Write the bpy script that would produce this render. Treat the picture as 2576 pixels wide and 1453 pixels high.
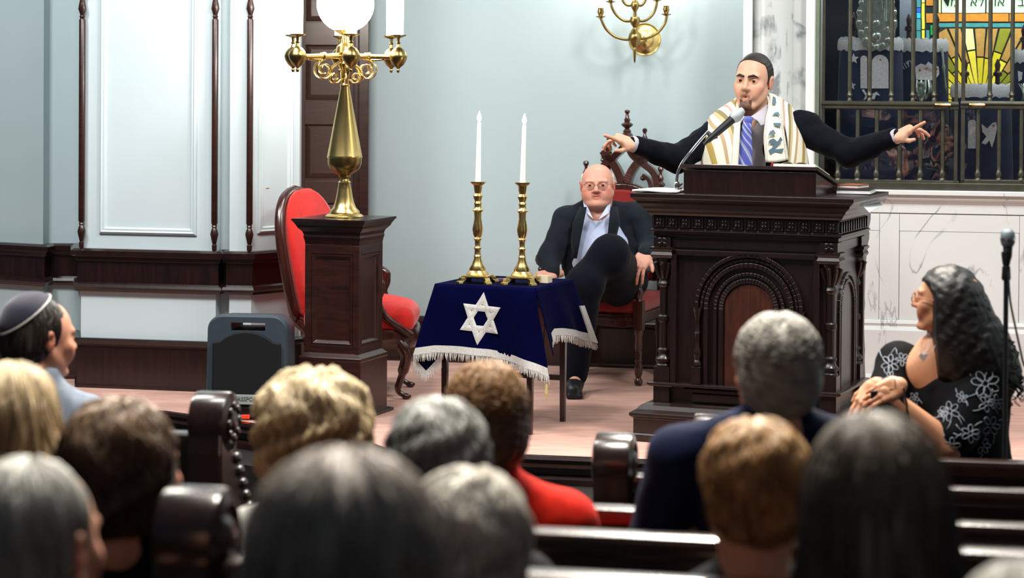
import bpy, bmesh, math, random
import numpy as np
from mathutils import Vector, Matrix, Euler
for o in list(bpy.data.objects): bpy.data.objects.remove(o)
SC = bpy.context.scene
COL = SC.collection
PI = math.pi
# ---------------------------------------------------------------- camera (long lens, level, shifted down)
FPX, CAMZ, ST = 5600.0, 1.75, 0.17            # focal length in pixels, lens height, stage floor height
PITCH, ROLL = math.radians(0.8), 0.0065
YPP = 190 + FPX*math.tan(PITCH)
_f = Vector((0, math.cos(PITCH), -math.sin(PITCH))); _r = Vector((1, 0, 0)); _u = Vector((0, math.sin(PITCH), math.cos(PITCH)))
CR = _r*math.cos(ROLL) + _u*math.sin(ROLL); CU = _u*math.cos(ROLL) - _r*math.sin(ROLL)
cam = bpy.data.cameras.new('camera'); camo = bpy.data.objects.new('camera', cam); COL.objects.link(camo)
cam.sensor_width = 36; cam.sensor_fit = 'HORIZONTAL'; cam.lens = 36*FPX/2576
cam.shift_y = -(726.5-YPP)/2576
M = Matrix.Identity(4)
for i in range(3): M[i][0] = CR[i]; M[i][1] = CU[i]; M[i][2] = -_f[i]
M[2][3] = CAMZ; camo.matrix_world = M
cam.dof.use_dof = True; cam.dof.focus_distance = 10.3; cam.dof.aperture_fstop = (cam.lens/1000)/0.023
cam.clip_end = 60
SC.camera = camo
def W(px, py, D):
    d = _f*FPX + CR*(px-1288) - CU*(py-YPP)
    return Vector((0, 0, CAMZ)) + d*(D/d.y)
# ---------------------------------------------------------------- view, world, ceiling lamps and added fill lights
SC.view_settings.view_transform = 'Standard'; SC.view_settings.look = 'None'
SC.view_settings.gamma = 1; SC.view_settings.use_curve_mapping = False
SC.view_settings.exposure = 0.0
wd = bpy.data.worlds.new('world'); SC.world = wd; wd.use_nodes = True
wd.node_tree.nodes['Background'].inputs[0].default_value = (0.50, 0.62, 0.78, 1)
wd.node_tree.nodes['Background'].inputs[1].default_value = 0.10
def area(name, loc, target, size, power, col=(1, .98, .95), sy=None, spread=180):
    l = bpy.data.lights.new(name, 'AREA'); l.energy = power; l.size = size; l.color = col
    l.shape = 'RECTANGLE'; l.size_y = sy or size; l.spread = math.radians(spread)
    o = bpy.data.objects.new(name, l); COL.objects.link(o); o.location = loc
    o.rotation_euler = (Vector(target)-Vector(loc)).to_track_quat('-Z', 'Y').to_euler(); return o
area('overhead_light', (-1.5, 6.9, 5.2), (-1.3, 11.6, 0.8), 1.0, 140)
area('overhead_light', (2.3, 7.4, 5.2), (2.0, 11.3, 0.8), 1.0, 222, (1, .985, .97))
area('overhead_light', (-2.2, 8.4, 4.6), (-2.3, 5.6, 0.8), 0.9, 75, (1, .93, .84))
area('overhead_light', (1.0, 9.2, 5.6), (0.2, 3.5, 0.6), 1.1, 420, (1, .92, .80), spread=120)
area('overhead_light', (-3.3, 8.2, 4.9), (-2.9, 11.5, 1.3), 0.8, 165, (.97, 1, 1))  # added fill, stands for no known lamp: brightens the left recess
area('overhead_light', (-0.2, 5.4, 5.2), (-0.1, 4.2, 0.9), 0.9, 190, (1, .93, .83), spread=130)  # added fill from above, brightens the hair tops of the audience
def point(name, loc, power, col, r=.02):
    l = bpy.data.lights.new(name, 'POINT'); l.energy = power; l.color = col; l.shadow_soft_size = r
    o = bpy.data.objects.new(name, l); COL.objects.link(o); o.location = loc; return o
# ---------------------------------------------------------------- materials
def lin(h):
    h = h.lstrip('#'); v = [int(h[i:i+2], 16)/255 for i in (0, 2, 4)]
    return tuple(((c+.055)/1.055)**2.4 if c > .04045 else c/12.92 for c in v)
def bsdf(name):
    m = bpy.data.materials.new(name); m.use_nodes = True
    return m, m.node_tree, m.node_tree.nodes['Principled BSDF']
def ramp(nt, fac, stops):
    r = nt.nodes.new('ShaderNodeValToRGB'); nt.links.new(fac, r.inputs[0])
    e = r.color_ramp.elements
    while len(e) < len(stops): e.new(.5)
    for k, (p, c) in enumerate(stops): e[k].position = p; e[k].color = (*c[:3], 1)
    return r.outputs[0]
def noise(nt, scale, detail=3, stretch=(1, 1, 1), dist=0, coord='Object'):
    tc = nt.nodes.new('ShaderNodeTexCoord'); mp = nt.nodes.new('ShaderNodeMapping'); mp.inputs['Scale'].default_value = stretch
    nt.links.new(tc.outputs[coord], mp.inputs[0]); n = nt.nodes.new('ShaderNodeTexNoise')
    n.inputs['Scale'].default_value = scale; n.inputs['Detail'].default_value = detail; n.inputs['Distortion'].default_value = dist
    nt.links.new(mp.outputs[0], n.inputs['Vector']); return n.outputs['Fac']
def bump(nt, b, h, s, d=.002):
    n = nt.nodes.new('ShaderNodeBump'); n.inputs['Strength'].default_value = s; n.inputs['Distance'].default_value = d
    nt.links.new(h, n.inputs['Height']); nt.links.new(n.outputs[0], b.inputs['Normal'])
def mat(name, col, rough=.6, metal=0, var=.12, sc=8, bs=0, bsc=60, stretch=(1, 1, 1), coat=0, sheen=0, spec=.5, trans=0, alpha=1, emit=None, es=1, ior=1.45):
    m, nt, b = bsdf(name); c = lin(col) if isinstance(col, str) else col
    b.inputs['Roughness'].default_value = rough; b.inputs['Metallic'].default_value = metal
    b.inputs['Coat Weight'].default_value = coat; b.inputs['Specular IOR Level'].default_value = spec
    b.inputs['Coat Roughness'].default_value = .15
    b.inputs['Sheen Weight'].default_value = sheen; b.inputs['Transmission Weight'].default_value = trans; b.inputs['Alpha'].default_value = alpha
    b.inputs['IOR'].default_value = ior
    lo = tuple(x*(1-var) for x in c); hi = tuple(min(1, x*(1+var)) for x in c)
    nt.links.new(ramp(nt, noise(nt, sc, 4, stretch), [(.3, lo), (.7, hi)]), b.inputs['Base Color'])
    if bs: bump(nt, b, noise(nt, bsc, 3, stretch), bs)
    if emit: b.inputs['Emission Color'].default_value = (*(lin(emit) if isinstance(emit, str) else emit), 1); b.inputs['Emission Strength'].default_value = es
    return m
def woodm(name, dark, light, rough=.32, coat=.35, grain=(6, 6, .7)):
    m, nt, b = bsdf(name); b.inputs['Roughness'].default_value = rough; b.inputs['Coat Weight'].default_value = coat; b.inputs['Coat Roughness'].default_value = .18
    f = noise(nt, 6, 6, grain, 1.2)
    nt.links.new(ramp(nt, f, [(.25, lin(dark)), (.75, lin(light))]), b.inputs['Base Color'])
    bump(nt, b, f, .15); return m
def marblem(name, base, vein, sc=1.9, w=.008, rough=.22, st=(1, 1, .6)):
    m, nt, b = bsdf(name); b.inputs['Roughness'].default_value = rough
    n = noise(nt, sc, 9, st, 1.6)
    v = ramp(nt, n, [(.5-w*2.4, (0, 0, 0)), (.5-w*.3, (1, 1, 1)), (.5+w*.3, (1, 1, 1)), (.5+w*2.4, (0, 0, 0))])
    g = ramp(nt, noise(nt, sc*2.3, 3), [(.45, (0, 0, 0)), (.62, (1, 1, 1))])
    mu = nt.nodes.new('ShaderNodeMath'); mu.operation = 'MULTIPLY'; nt.links.new(v, mu.inputs[0]); nt.links.new(g, mu.inputs[1])
    mx = nt.nodes.new('ShaderNodeMix'); mx.data_type = 'RGBA'; nt.links.new(mu.outputs[0], mx.inputs[0])
    nt.links.new(ramp(nt, noise(nt, .9, 4), [(.3, tuple(x*.9 for x in lin(base))), (.7, lin(base))]), mx.inputs[6]); mx.inputs[7].default_value = (*lin(vein), 1)
    nt.links.new(mx.outputs[2], b.inputs['Base Color']); return m
def attrm(name, rough=.55, sheen=0, bs=.3, bsc=220, spec=.4, st=(1, 1, 1), coat=0):
    m, nt, b = bsdf(name); a = nt.nodes.new('ShaderNodeAttribute'); a.attribute_name = 'tint'
    nt.links.new(a.outputs['Color'], b.inputs['Base Color']); b.inputs['Roughness'].default_value = rough
    b.inputs['Sheen Weight'].default_value = sheen; b.inputs['Specular IOR Level'].default_value = spec; b.inputs['Coat Weight'].default_value = coat
    if bs: bump(nt, b, noise(nt, bsc, 3, st), bs)
    return m
def uvm(name, stops, axis=0, rough=.7, rep=None, bs=.2):
    """Stripes along a UV axis."""
    m, nt, b = bsdf(name); uv = nt.nodes.new('ShaderNodeUVMap'); sp = nt.nodes.new('ShaderNodeSeparateXYZ'); nt.links.new(uv.outputs[0], sp.inputs[0])
    src = sp.outputs[axis]
    if rep:
        ad = nt.nodes.new('ShaderNodeVectorMath'); ad.operation = 'DOT_PRODUCT'; nt.links.new(uv.outputs[0], ad.inputs[0]); ad.inputs[1].default_value = rep
        fr = nt.nodes.new('ShaderNodeMath'); fr.operation = 'FRACT'; nt.links.new(ad.outputs['Value'], fr.inputs[0]); src = fr.outputs[0]
    r = nt.nodes.new('ShaderNodeValToRGB'); r.color_ramp.interpolation = 'CONSTANT'; nt.links.new(src, r.inputs[0])
    e = r.color_ramp.elements
    while len(e) < len(stops): e.new(.5)
    for k, (p, c) in enumerate(stops): e[k].position = p; e[k].color = (*lin(c), 1)
    nt.links.new(r.outputs[0], b.inputs['Base Color']); b.inputs['Roughness'].default_value = rough
    bump(nt, b, noise(nt, 400, 2), bs, .0005); return m
MT = dict(
    wall=mat('wall_paint', '#aababd', .75, var=.02, sc=2, bs=.04, bsc=90),
    trimw=mat('panel_paint', '#cedade', .5, var=.015, sc=2),
    wood=woodm('dark_oak', '#120807', '#2c1310', .3),
    woodl=woodm('mahogany', '#1c0c09', '#3c1a12', .35, .3, (1, 6, 6)),
    pulpit=woodm('carved_walnut', '#100808', '#251210', .36, .2),
    chairw=woodm('rosewood', '#200b07', '#4a221a', .25, .5),
    pew=woodm('pew_wood', '#120a09', '#2a1510', .26, .5),
    brass=mat('polished_brass', '#dcc07c', .27, 1, var=.08, sc=14),
    brassd=mat('aged_brass', '#9a8450', .3, 1, var=.2, sc=20),
    bronze=mat('bronze', '#5f5d50', .42, .8, var=.15, sc=20),
    steel=mat('chrome', '#d8dadb', .15, 1, var=.02),
    black=mat('black_plastic', '#14161a', .45, var=.1, bs=.15, bsc=300),
    grill=mat('speaker_mesh', '#040507', .7, var=.3, sc=300, bs=.5, bsc=600),
    grey=mat('grey_plastic', '#39434c', .5, var=.05),
    red=mat('red_velvet', '#d21a10', .8, var=.12, sc=30, sheen=.25, bs=.2, bsc=200),
    redd=mat('dark_red_velvet', '#86100c', .75, var=.15, sc=30, sheen=.2, bs=.2, bsc=200),
    navyv=mat('navy_velvet', '#02032a', 1, var=.2, sc=14, sheen=0, spec=.06, bs=.2, bsc=300),
    wax=mat('white_wax', '#fbf4ee', .35, var=.01, emit='#ffe8d6', es=.25),
    paper=mat('white_paper', '#f4f3f0', .7, var=.02),
    marble=marblem('white_marble', '#ecedea', '#a3a3a6', sc=2.6, w=.006),
    marbleg=marblem('veined_marble', '#d3d6d3', '#85898a', 3.6, .02, st=(1, 1, .4)),
    carpet=mat('pink_carpet', '#c99e90', .95, var=.14, sc=5, bs=.4, bsc=260, stretch=(1, 3, 1)),
    floor=mat('dark_carpet', '#15110f', .95, var=.6, sc=38, bs=.5, bsc=180),
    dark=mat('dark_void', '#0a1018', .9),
    silver=mat('silver_thread', '#c9c7c2', .5, .15, var=.25, sc=260, bs=.5, bsc=500),
    silverm=mat('silver_metal', '#cdd6c4', .22, .95, var=.15, sc=40, bs=.4, bsc=80),
)
# ---------------------------------------------------------------- mesh helpers
def tag(o, label=None, cat=None, group=None, kind=None):
    if label: o['label'] = label
    if cat: o['category'] = cat
    if group: o['group'] = group
    if kind: o['kind'] = kind
    return o
def thing(name, label, cat, loc=(0, 0, 0), rz=0, group=None):
    o = bpy.data.objects.new(name, None); COL.objects.link(o); o.location = loc; o.rotation_euler = (0, 0, rz)
    o.empty_display_size = .1
    return tag(o, label, cat, group)
def finish(name, me, mats, parent=None, smooth=True):
    for m in (mats if isinstance(mats, (list, tuple)) else [mats]): me.materials.append(m)
    if smooth:
        me.polygons.foreach_set('use_smooth', [True]*len(me.polygons))
    o = bpy.data.objects.new(name, me); COL.objects.link(o)
    if parent: o.parent = parent
    return o
class MB:
    """Collects shapes into one mesh."""
    def __init__(s): s.v = []; s.f = []; s.m = []; s.mi = 0
    def add(s, v, f):
        n = len(s.v); s.v += [tuple(p) for p in v]; s.f += [tuple(i+n for i in q) for q in f]; s.m += [s.mi]*len(f); return s
    def rings(s, R, cap=True, closed=True):
        n = len(R[0]); v = [p for r in R for p in r]; f = []
        for i in range(len(R)-1):
            for j in range(n if closed else n-1):
                k = (j+1) % n; f.append((i*n+j, i*n+k, (i+1)*n+k, (i+1)*n+j))
        if cap: f.append(tuple(range(n-1, -1, -1))); f.append(tuple((len(R)-1)*n+j for j in range(n)))
        return s.add(v, f)
    def box(s, c, h, M=None, b=0):
        hx, hy, hz = h
        if b: return s.stack([(-b, -hz), (0, -hz+b), (0, hz-b), (-b, hz)], hx, hy, c, M)
        P = [Vector((x*hx, y*hy, z*hz)) for z in (-1, 1) for x, y in ((-1, -1), (1, -1), (1, 1), (-1, 1))]
        P = [(M @ p if M else p)+Vector(c) for p in P]
        return s.add(P, [(3, 2, 1, 0), (4, 5, 6, 7), (0, 1, 5, 4), (1, 2, 6, 5), (2, 3, 7, 6), (3, 0, 4, 7)])
    def stack(s, prof, hx, hy, c=(0, 0, 0), M=None):
        """Square lathe: (offset, z) rings of a rectangle."""
        R = []
        for o, z in prof:
            q = [Vector((x*(hx+o), y*(hy+o), z)) for x, y in ((-1, -1), (1, -1), (1, 1), (-1, 1))]
            R.append([(M @ p if M else p)+Vector(c) for p in q])
        return s.rings(R)
    def lathe(s, prof, c=(0, 0, 0), n=28, M=None, lobes=0, la=0):
        R = []
        for r, z in prof:
            q = [Vector((r*(1+la*math.cos(lobes*2*PI*i/n))*math.cos(2*PI*i/n), r*(1+la*math.cos(lobes*2*PI*i/n))*math.sin(2*PI*i/n), z)) for i in range(n)]
            R.append([(M @ p if M else p)+Vector(c) for p in q])
        return s.rings(R)
    def tube(s, pts, r, n=10, flat=None):
        pts = [Vector(p) for p in pts]; R = []; N = len(pts)
        rr = r if isinstance(r, (list, tuple)) else [r]*N
        up = None
        for i, p in enumerate(pts):
            t = (pts[min(i+1, N-1)]-pts[max(i-1, 0)]).normalized()
            if up is None: up = Vector((0, 0, 1)) if abs(t.z) < .9 else Vector((0, 1, 0))
            a = t.cross(up).normalized(); b = a.cross(t).normalized(); up = b
            fa, fb = flat or (1, 1)
            R.append([p + a*rr[i]*fa*math.cos(2*PI*k/n) + b*rr[i]*fb*math.sin(2*PI*k/n) for k in range(n)])
        return s.rings(R)
    def ell(s, c, r, n=20, m=12, M=None):
        R = []
        for i in range(m+1):
            t = PI*i/m; t = max(.02, min(PI-.02, t))
            q = [Vector((r[0]*math.sin(t)*math.cos(2*PI*k/n), r[1]*math.sin(t)*math.sin(2*PI*k/n), -r[2]*math.cos(t))) for k in range(n)]
            R.append([(M @ p if M else p)+Vector(c) for p in q])
        return s.rings(R)
    def prism(s, poly, y0, y1, M=None, c=(0, 0, 0)):
        """XZ polygon (counter-clockwise) extruded along Y."""
        n = len(poly); P = [Vector((x, y0, z)) for x, z in poly]+[Vector((x, y1, z)) for x, z in poly]
        P = [(M @ p if M else p)+Vector(c) for p in P]
        f = [tuple(range(n)), tuple(range(2*n-1, n-1, -1))]+[((i+1) % n, i, i+n, (i+1) % n+n) for i in range(n)]
        return s.add(P, f)
    def grid(s, G):
        R, C = len(G), len(G[0]); return s.add([p for r in G for p in r], [(i*C+j, i*C+j+1, (i+1)*C+j+1, (i+1)*C+j) for i in range(R-1) for j in range(C-1)])
    def band(s, pts, w, y0, y1):
        """Ribbon of width w following an XZ polyline, extruded along Y."""
        L = []; Rr = []
        for i, p in enumerate(pts):
            a = pts[max(i-1, 0)]; b = pts[min(i+1, len(pts)-1)]; d = Vector((b[0]-a[0], b[1]-a[1])).normalized()
            ww = w[i] if isinstance(w, list) else w
            L.append((p[0]-d.y*ww/2, p[1]+d.x*ww/2)); Rr.append((p[0]+d.y*ww/2, p[1]-d.x*ww/2))
        for i in range(len(pts)-1): s.prism([Rr[i], Rr[i+1], L[i+1], L[i]], y0, y1)
        return s
    def build(s, name, m, parent=None, smooth=False, bevel=0, weld=False, auto=None):
        me = bpy.data.meshes.new(name); me.from_pydata(s.v, [], s.f); me.update()
        if any(s.m): me.polygons.foreach_set('material_index', s.m)
        bm = bmesh.new(); bm.from_mesh(me)
        if weld: bmesh.ops.remove_doubles(bm, verts=bm.verts, dist=1e-5)
        bmesh.ops.recalc_face_normals(bm, faces=bm.faces)
        if smooth:
            ca = math.cos(math.radians(auto or 40))
            for e in bm.edges:
                if len(e.link_faces) == 2 and e.link_faces[0].normal.dot(e.link_faces[1].normal) < ca: e.smooth = False
        bm.to_mesh(me); bm.free()
        o = finish(name, me, m, parent, smooth)
        if bevel:
            md = o.modifiers.new('bevel', 'BEVEL'); md.width = bevel; md.segments = 2; md.limit_method = 'ANGLE'; md.angle_limit = .6; md.harden_normals = False
        return o
def arc(cx, cz, r, a0, a1, n=16, rz=None):
    return [(cx+r*math.cos(math.radians(a0+(a1-a0)*i/n)), cz+(rz or r)*math.sin(math.radians(a0+(a1-a0)*i/n))) for i in range(n+1)]
def crom(P, n=8):
    """Catmull-Rom through points."""
    P = [Vector(p) for p in P]; out = []
    for i in range(len(P)-1):
        a, b, c, d = P[max(i-1, 0)], P[i], P[i+1], P[min(i+2, len(P)-1)]
        for k in range(n):
            t = k/n; out.append(.5*((2*b)+(c-a)*t+(2*a-5*b+4*c-d)*t*t+(3*b-a-3*c+d)*t**3))
    return out+[P[-1]]
def rotz(a): return Matrix.Rotation(a, 3, 'Z')
def clone(root, loc=None, rz=None, label=None, group=None):
    def cp(o, parent):
        c = o.copy(); COL.objects.link(c)
        if parent: c.parent = parent
        for ch in list(o.children): cp(ch, c)
        return c
    r = cp(root, None)
    if loc is not None: r.location = loc
    if rz is not None: r.rotation_euler = (0, 0, rz)
    if label: r['label'] = label
    if group: r['group'] = group
    return r
def text_mesh(body, size, M, m, name, parent=None, depth=.001, shear=0):
    cu = bpy.data.curves.new('lettering', 'FONT'); cu.body = body; cu.size = size; cu.extrude = depth; cu.align_x = 'CENTER'; cu.align_y = 'CENTER'; cu.shear = shear
    o = bpy.data.objects.new('lettering', cu); COL.objects.link(o); bpy.context.view_layer.update()
    me = bpy.data.meshes.new_from_object(o.evaluated_get(bpy.context.evaluated_depsgraph_get()))
    bpy.data.objects.remove(o); me.transform(M); me.materials.clear()
    return finish(name, me, m, parent, False)
def wallM(p0, p1, z=ST):
    """Frame with x along p0->p1, -y out towards the viewer, z up."""
    a = Vector((p0[0], p0[1], z)); d = Vector((p1[0]-p0[0], p1[1]-p0[1], 0)).normalized(); n = Vector((-d.y, d.x, 0))
    Mx = Matrix.Identity(4)
    for i in range(3): Mx[i][0] = d[i]; Mx[i][1] = n[i]; Mx[i][2] = (0, 0, 1)[i]; Mx[i][3] = a[i]
    return Mx
def P2(px, D): p = W(px, 700, D); return (p.x, p.y)
TH = math.radians(11)                      # the room is turned 11 degrees to the lens
def RM(u, v): return (u*math.cos(TH)+v*math.sin(TH), -u*math.sin(TH)+v*math.cos(TH))
# ---------------------------------------------------------------- implicit surfaces (people, hair, cloth)
def wob(x, y, z, f, seed=0):
    r = random.Random(seed); o = 0; amp = 1; tot = 0
    for k in range(3):
        a, b, c = [r.uniform(-1, 1) for _ in range(3)]; L = math.sqrt(a*a+b*b+c*c)+1e-6
        d, e, g = [r.uniform(-1, 1) for _ in range(3)]; L2 = math.sqrt(d*d+e*e+g*g)+1e-6
        ff = f*(1+.9*k); o = o + amp*np.sin(ff*(a*x+b*y+c*z)/L+r.uniform(0, 6))*np.cos(ff*1.3*(d*x+e*y+g*z)/L2+r.uniform(0, 6)); tot += amp; amp *= .7
    return o/tot
class SDF:
    def __init__(s, lo, hi, h):
        s.lo = np.array(lo, float); s.h = h; s.n = np.maximum(4, np.ceil((np.array(hi, float)-s.lo)/h).astype(int)+1); s.d = np.full(s.n, .08, np.float32)
    def sl(s, lo, hi):
        a = np.clip(np.floor((np.array(lo)-s.lo)/s.h).astype(int), 0, s.n-1); b = np.clip(np.ceil((np.array(hi)-s.lo)/s.h).astype(int)+1, 1, s.n)
        if np.any(b <= a): return None, None
        g = [(s.lo[i]+np.arange(a[i], b[i])*s.h).astype(np.float32) for i in range(3)]
        return (slice(a[0], b[0]), slice(a[1], b[1]), slice(a[2], b[2])), (g[0][:, None, None], g[1][None, :, None], g[2][None, None, :])
    def all(s): return s.sl(s.lo, s.lo+s.n*s.h)[1]
    def put(s, sl, b, k, mode):
        a = s.d[sl]
        if mode == 'u': h = np.maximum(k-np.abs(a-b), 0)/max(k, 1e-6); s.d[sl] = np.minimum(a, b)-h*h*k/4
        else: b = -b; h = np.maximum(k-np.abs(a-b), 0)/max(k, 1e-6); s.d[sl] = np.maximum(a, b)+h*h*k/4
    def cap(s, a, b, ra, rb=None, k=.02, mode='u', sq=None):
        rb = ra if rb is None else rb; a = np.array(a, float); b = np.array(b, float); m = max(ra, rb)+k+.03
        sl, g = s.sl(np.minimum(a, b)-m, np.maximum(a, b)+m)
        if sl is None: return s
        ab = b-a; q = [g[i]-a[i] for i in range(3)]; t = np.clip((q[0]*ab[0]+q[1]*ab[1]+q[2]*ab[2])/max(ab@ab, 1e-9), 0, 1)
        e = [(q[i]-t*ab[i]) for i in range(3)]
        if sq: e = [e[i]/sq[i] for i in range(3)]
        s.put(sl, np.sqrt(e[0]**2+e[1]**2+e[2]**2)-(ra+(rb-ra)*t), k, mode); return s
    def chain(s, P, R, k=.01):
        for i in range(len(P)-1): s.cap(P[i], P[i+1], R[i], R[i+1], k)
        return s
    def ell(s, c, r, k=.02, mode='u', R=None):
        m = max(r)+k+.03; c = np.array(c, float); sl, g = s.sl(c-m, c+m)
        if sl is None: return s
        q = [g[i]-c[i] for i in range(3)]
        if R is not None: R = np.array(R); q = [R[0][i]*q[0]+R[1][i]*q[1]+R[2][i]*q[2] for i in range(3)]
        k0 = np.sqrt((q[0]/r[0])**2+(q[1]/r[1])**2+(q[2]/r[2])**2); k1 = np.sqrt((q[0]/r[0]**2)**2+(q[1]/r[1]**2)**2+(q[2]/r[2]**2)**2)+1e-6
        s.put(sl, k0*(k0-1)/k1, k, mode); return s
    def rbox(s, c, hf, rd, k=.01, mode='u', R=None):
        m = max(hf)*1.6+k+.03; c = np.array(c, float); sl, g = s.sl(c-m, c+m)
        if sl is None: return s
        q = [g[i]-c[i] for i in range(3)]
        if R is not None: R = np.array(R); q = [R[0][i]*q[0]+R[1][i]*q[1]+R[2][i]*q[2] for i in range(3)]
        e = [np.abs(q[i])-(hf[i]-rd) for i in range(3)]
        s.put(sl, np.sqrt(sum(np.maximum(x, 0)**2 for x in e))+np.minimum(np.maximum(np.maximum(e[0], e[1]), e[2]), 0)-rd, k, mode); return s
    def mesh(s):
        d = s.d; h = s.h
        for ax in range(3):
            for e in (0, -1):
                ix = [slice(None)]*3; ix[ax] = e; d[tuple(ix)] = np.maximum(d[tuple(ix)], h*.3)
        neg = d < 0; c = [n-1 for n in d.shape]
        cnt = np.zeros(c, np.uint8)
        for i in (0, 1):
            for j in (0, 1):
                for k in (0, 1): cnt += neg[i:i+c[0], j:j+c[1], k:k+c[2]]
        act = (cnt > 0) & (cnt < 8); I = np.argwhere(act); idx = np.full(c, -1, np.int64); idx[act] = np.arange(len(I))
        acc = np.zeros((len(I), 3)); num = np.zeros(len(I))
        for ax in range(3):
            o = [x for x in range(3) if x != ax]
            for u in (0, 1):
                for v in (0, 1):
                    A = I.copy(); A[:, o[0]] += u; A[:, o[1]] += v; B = A.copy(); B[:, ax] += 1
                    da = d[tuple(A.T)].astype(float); db = d[tuple(B.T)].astype(float); m = (da < 0) != (db < 0)
                    t = np.where(m, da/np.where(m, da-db, 1), 0); p = (A-I).astype(float); p[:, ax] += t
                    acc[m] += p[m]; num[m] += 1
        V = s.lo + h*(I+acc/np.maximum(num, 1)[:, None])
        F = []
        for ax in range(3):
            o = [(ax+1) % 3, (ax+2) % 3]
            a = [slice(None)]*3; b = [slice(None)]*3; a[ax] = slice(0, -1); b[ax] = slice(1, None)
            ch = neg[tuple(a)] != neg[tuple(b)]; E = np.argwhere(ch)
            E = E[(E[:, o[0]] > 0) & (E[:, o[1]] > 0) & (E[:, o[0]] < c[o[0]]) & (E[:, o[1]] < c[o[1]])]
            if not len(E): continue
            def g(du, dv): Q = E.copy(); Q[:, o[0]] -= du; Q[:, o[1]] -= dv; return idx[tuple(Q.T)]
            q = np.stack([g(0, 0), g(1, 0), g(1, 1), g(0, 1)], 1); fl = ~neg[tuple(E.T)]
            q[fl] = q[fl][:, ::-1]; F.append(q)
        return V, np.concatenate(F)
    def build(s, name, mats, parent=None, xf=None, tint=None, pick=None, sm=1):
        V, F = s.mesh()
        for _ in range(sm):      # light Laplacian pass
            acc = np.zeros_like(V); n = np.zeros(len(V))
            for i in range(4):
                a, b = F[:, i], F[:, (i+1) % 4]; np.add.at(acc, a, V[b]); np.add.at(n, a, 1); np.add.at(acc, b, V[a]); np.add.at(n, b, 1)
            V = V*.5+.5*acc/np.maximum(n, 1)[:, None]
        L = V
        me = bpy.data.meshes.new(name); me.from_pydata((V if xf is None else xf(V)).tolist(), [], F.tolist()); me.update()
        if pick is not None:
            me.polygons.foreach_set('material_index', pick(L[F].mean(1)).astype(np.int32))
        if tint is not None:
            at = me.color_attributes.new('tint', 'FLOAT_COLOR', 'POINT'); c = np.ones((len(V), 4), np.float32); c[:, :3] = tint(L); at.data.foreach_set('color', c.ravel())
        return finish(name, me, mats, parent, True)
def mixc(a, b, t):
    a, b = np.array(lin(a)), np.array(lin(b)); t = np.clip(t, 0, 1)[:, None]; return a*(1-t)+b*t
# ================================================================ ROOM
def hit(Mx, px, py, off=0.0):
    """Local (x, z) where the sight line through a pixel meets the frame's plane y=off."""
    inv = Mx.inverted(); o = inv @ Vector((0, 0, CAMZ)); q = inv @ W(px, py, 10); d = q-o; t = (off-o.y)/d.y; p = o+d*t
    return p.x, p.z
def sweep(plan, prof, z=ST, close=True):
    """Profile (out, z) carried along a plan polyline with mitred corners."""
    b = MB(); R = []; n = len(plan)
    for i, p in enumerate(plan):
        ns = []
        for a, c in ((i-1, i), (i, i+1)):
            if a >= 0 and c < n:
                d = Vector((plan[c][0]-plan[a][0], plan[c][1]-plan[a][1])).normalized(); ns.append(Vector((d.y, -d.x)))
        m = sum(ns, Vector((0, 0))).normalized(); k = 1/max(.35, m.dot(ns[0]))
        R.append([Vector((p[0]+m.x*o*k, p[1]+m.y*o*k, z+h)) for o, h in prof])
    return b.rings(R)
TOP = 4.6
def struct(b, name, m, **k): return tag(b.build(name, m, **k), kind='structure')
# plan of the left side, left to right
PL_REC = [P2(-260, 11.9), P2(108, 11.42), P2(122, 11.50), P2(202, 11.50)]
PL_PIER = [P2(202, 11.50), P2(204, 11.2), P2(543, 11.05), P2(556, 11.14), P2(574, 11.14), P2(577, 11.06), P2(632, 11.05), P2(752, 11.30), P2(757, 12.3)]
def wallseg(name, plan, m=MT['wall'], th=.14, z0=0, z1=TOP):
    return struct(sweep(plan, [(0, z1-ST), (0, z0-ST), (-th, z0-ST), (-th, z1-ST)]), name, m)
wallseg('wall_left', PL_REC)
wallseg('wall_left', PL_PIER, MT['trimw'])
RAILP = [(0, .70), (.035, .70), (.052, .69), (.052, .668), (.036, .66), (.032, .645), (.018, .636), (.018, .53), (.034, .522), (.040, .508), (.030, .497), (.024, .484), (0, .484)]
BASEP = [(0, .25), (.028, .25), (.038, .24), (.034, .222), (.02, .21), (.02, .02), (.03, .012), (.03, 0), (0, 0)]
PL_ALL = PL_REC[:-1]+[P2(190, 11.48)]
R_ = PL_PIER[1:8]
for pl in (PL_REC[:-1]+[P2(199, 11.5)], [P2(203.5, 11.46)]+R_):
    struct(sweep(pl, [(o+.0, h) for o, h in RAILP]), 'trim_1', MT['wood'])
    struct(sweep(pl, BASEP), 'baseboard_left', MT['wood'])
PB0, PB1 = P2(925, 12.36), P2(1905, 11.93)
wallseg('wall_back', [PB0, PB1])
wallseg('wall_right', [(3.4, 11.2), (3.75, 7.0)])
struct(sweep([PB0, PB1], BASEP), 'baseboard_back', MT['wood'])
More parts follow.
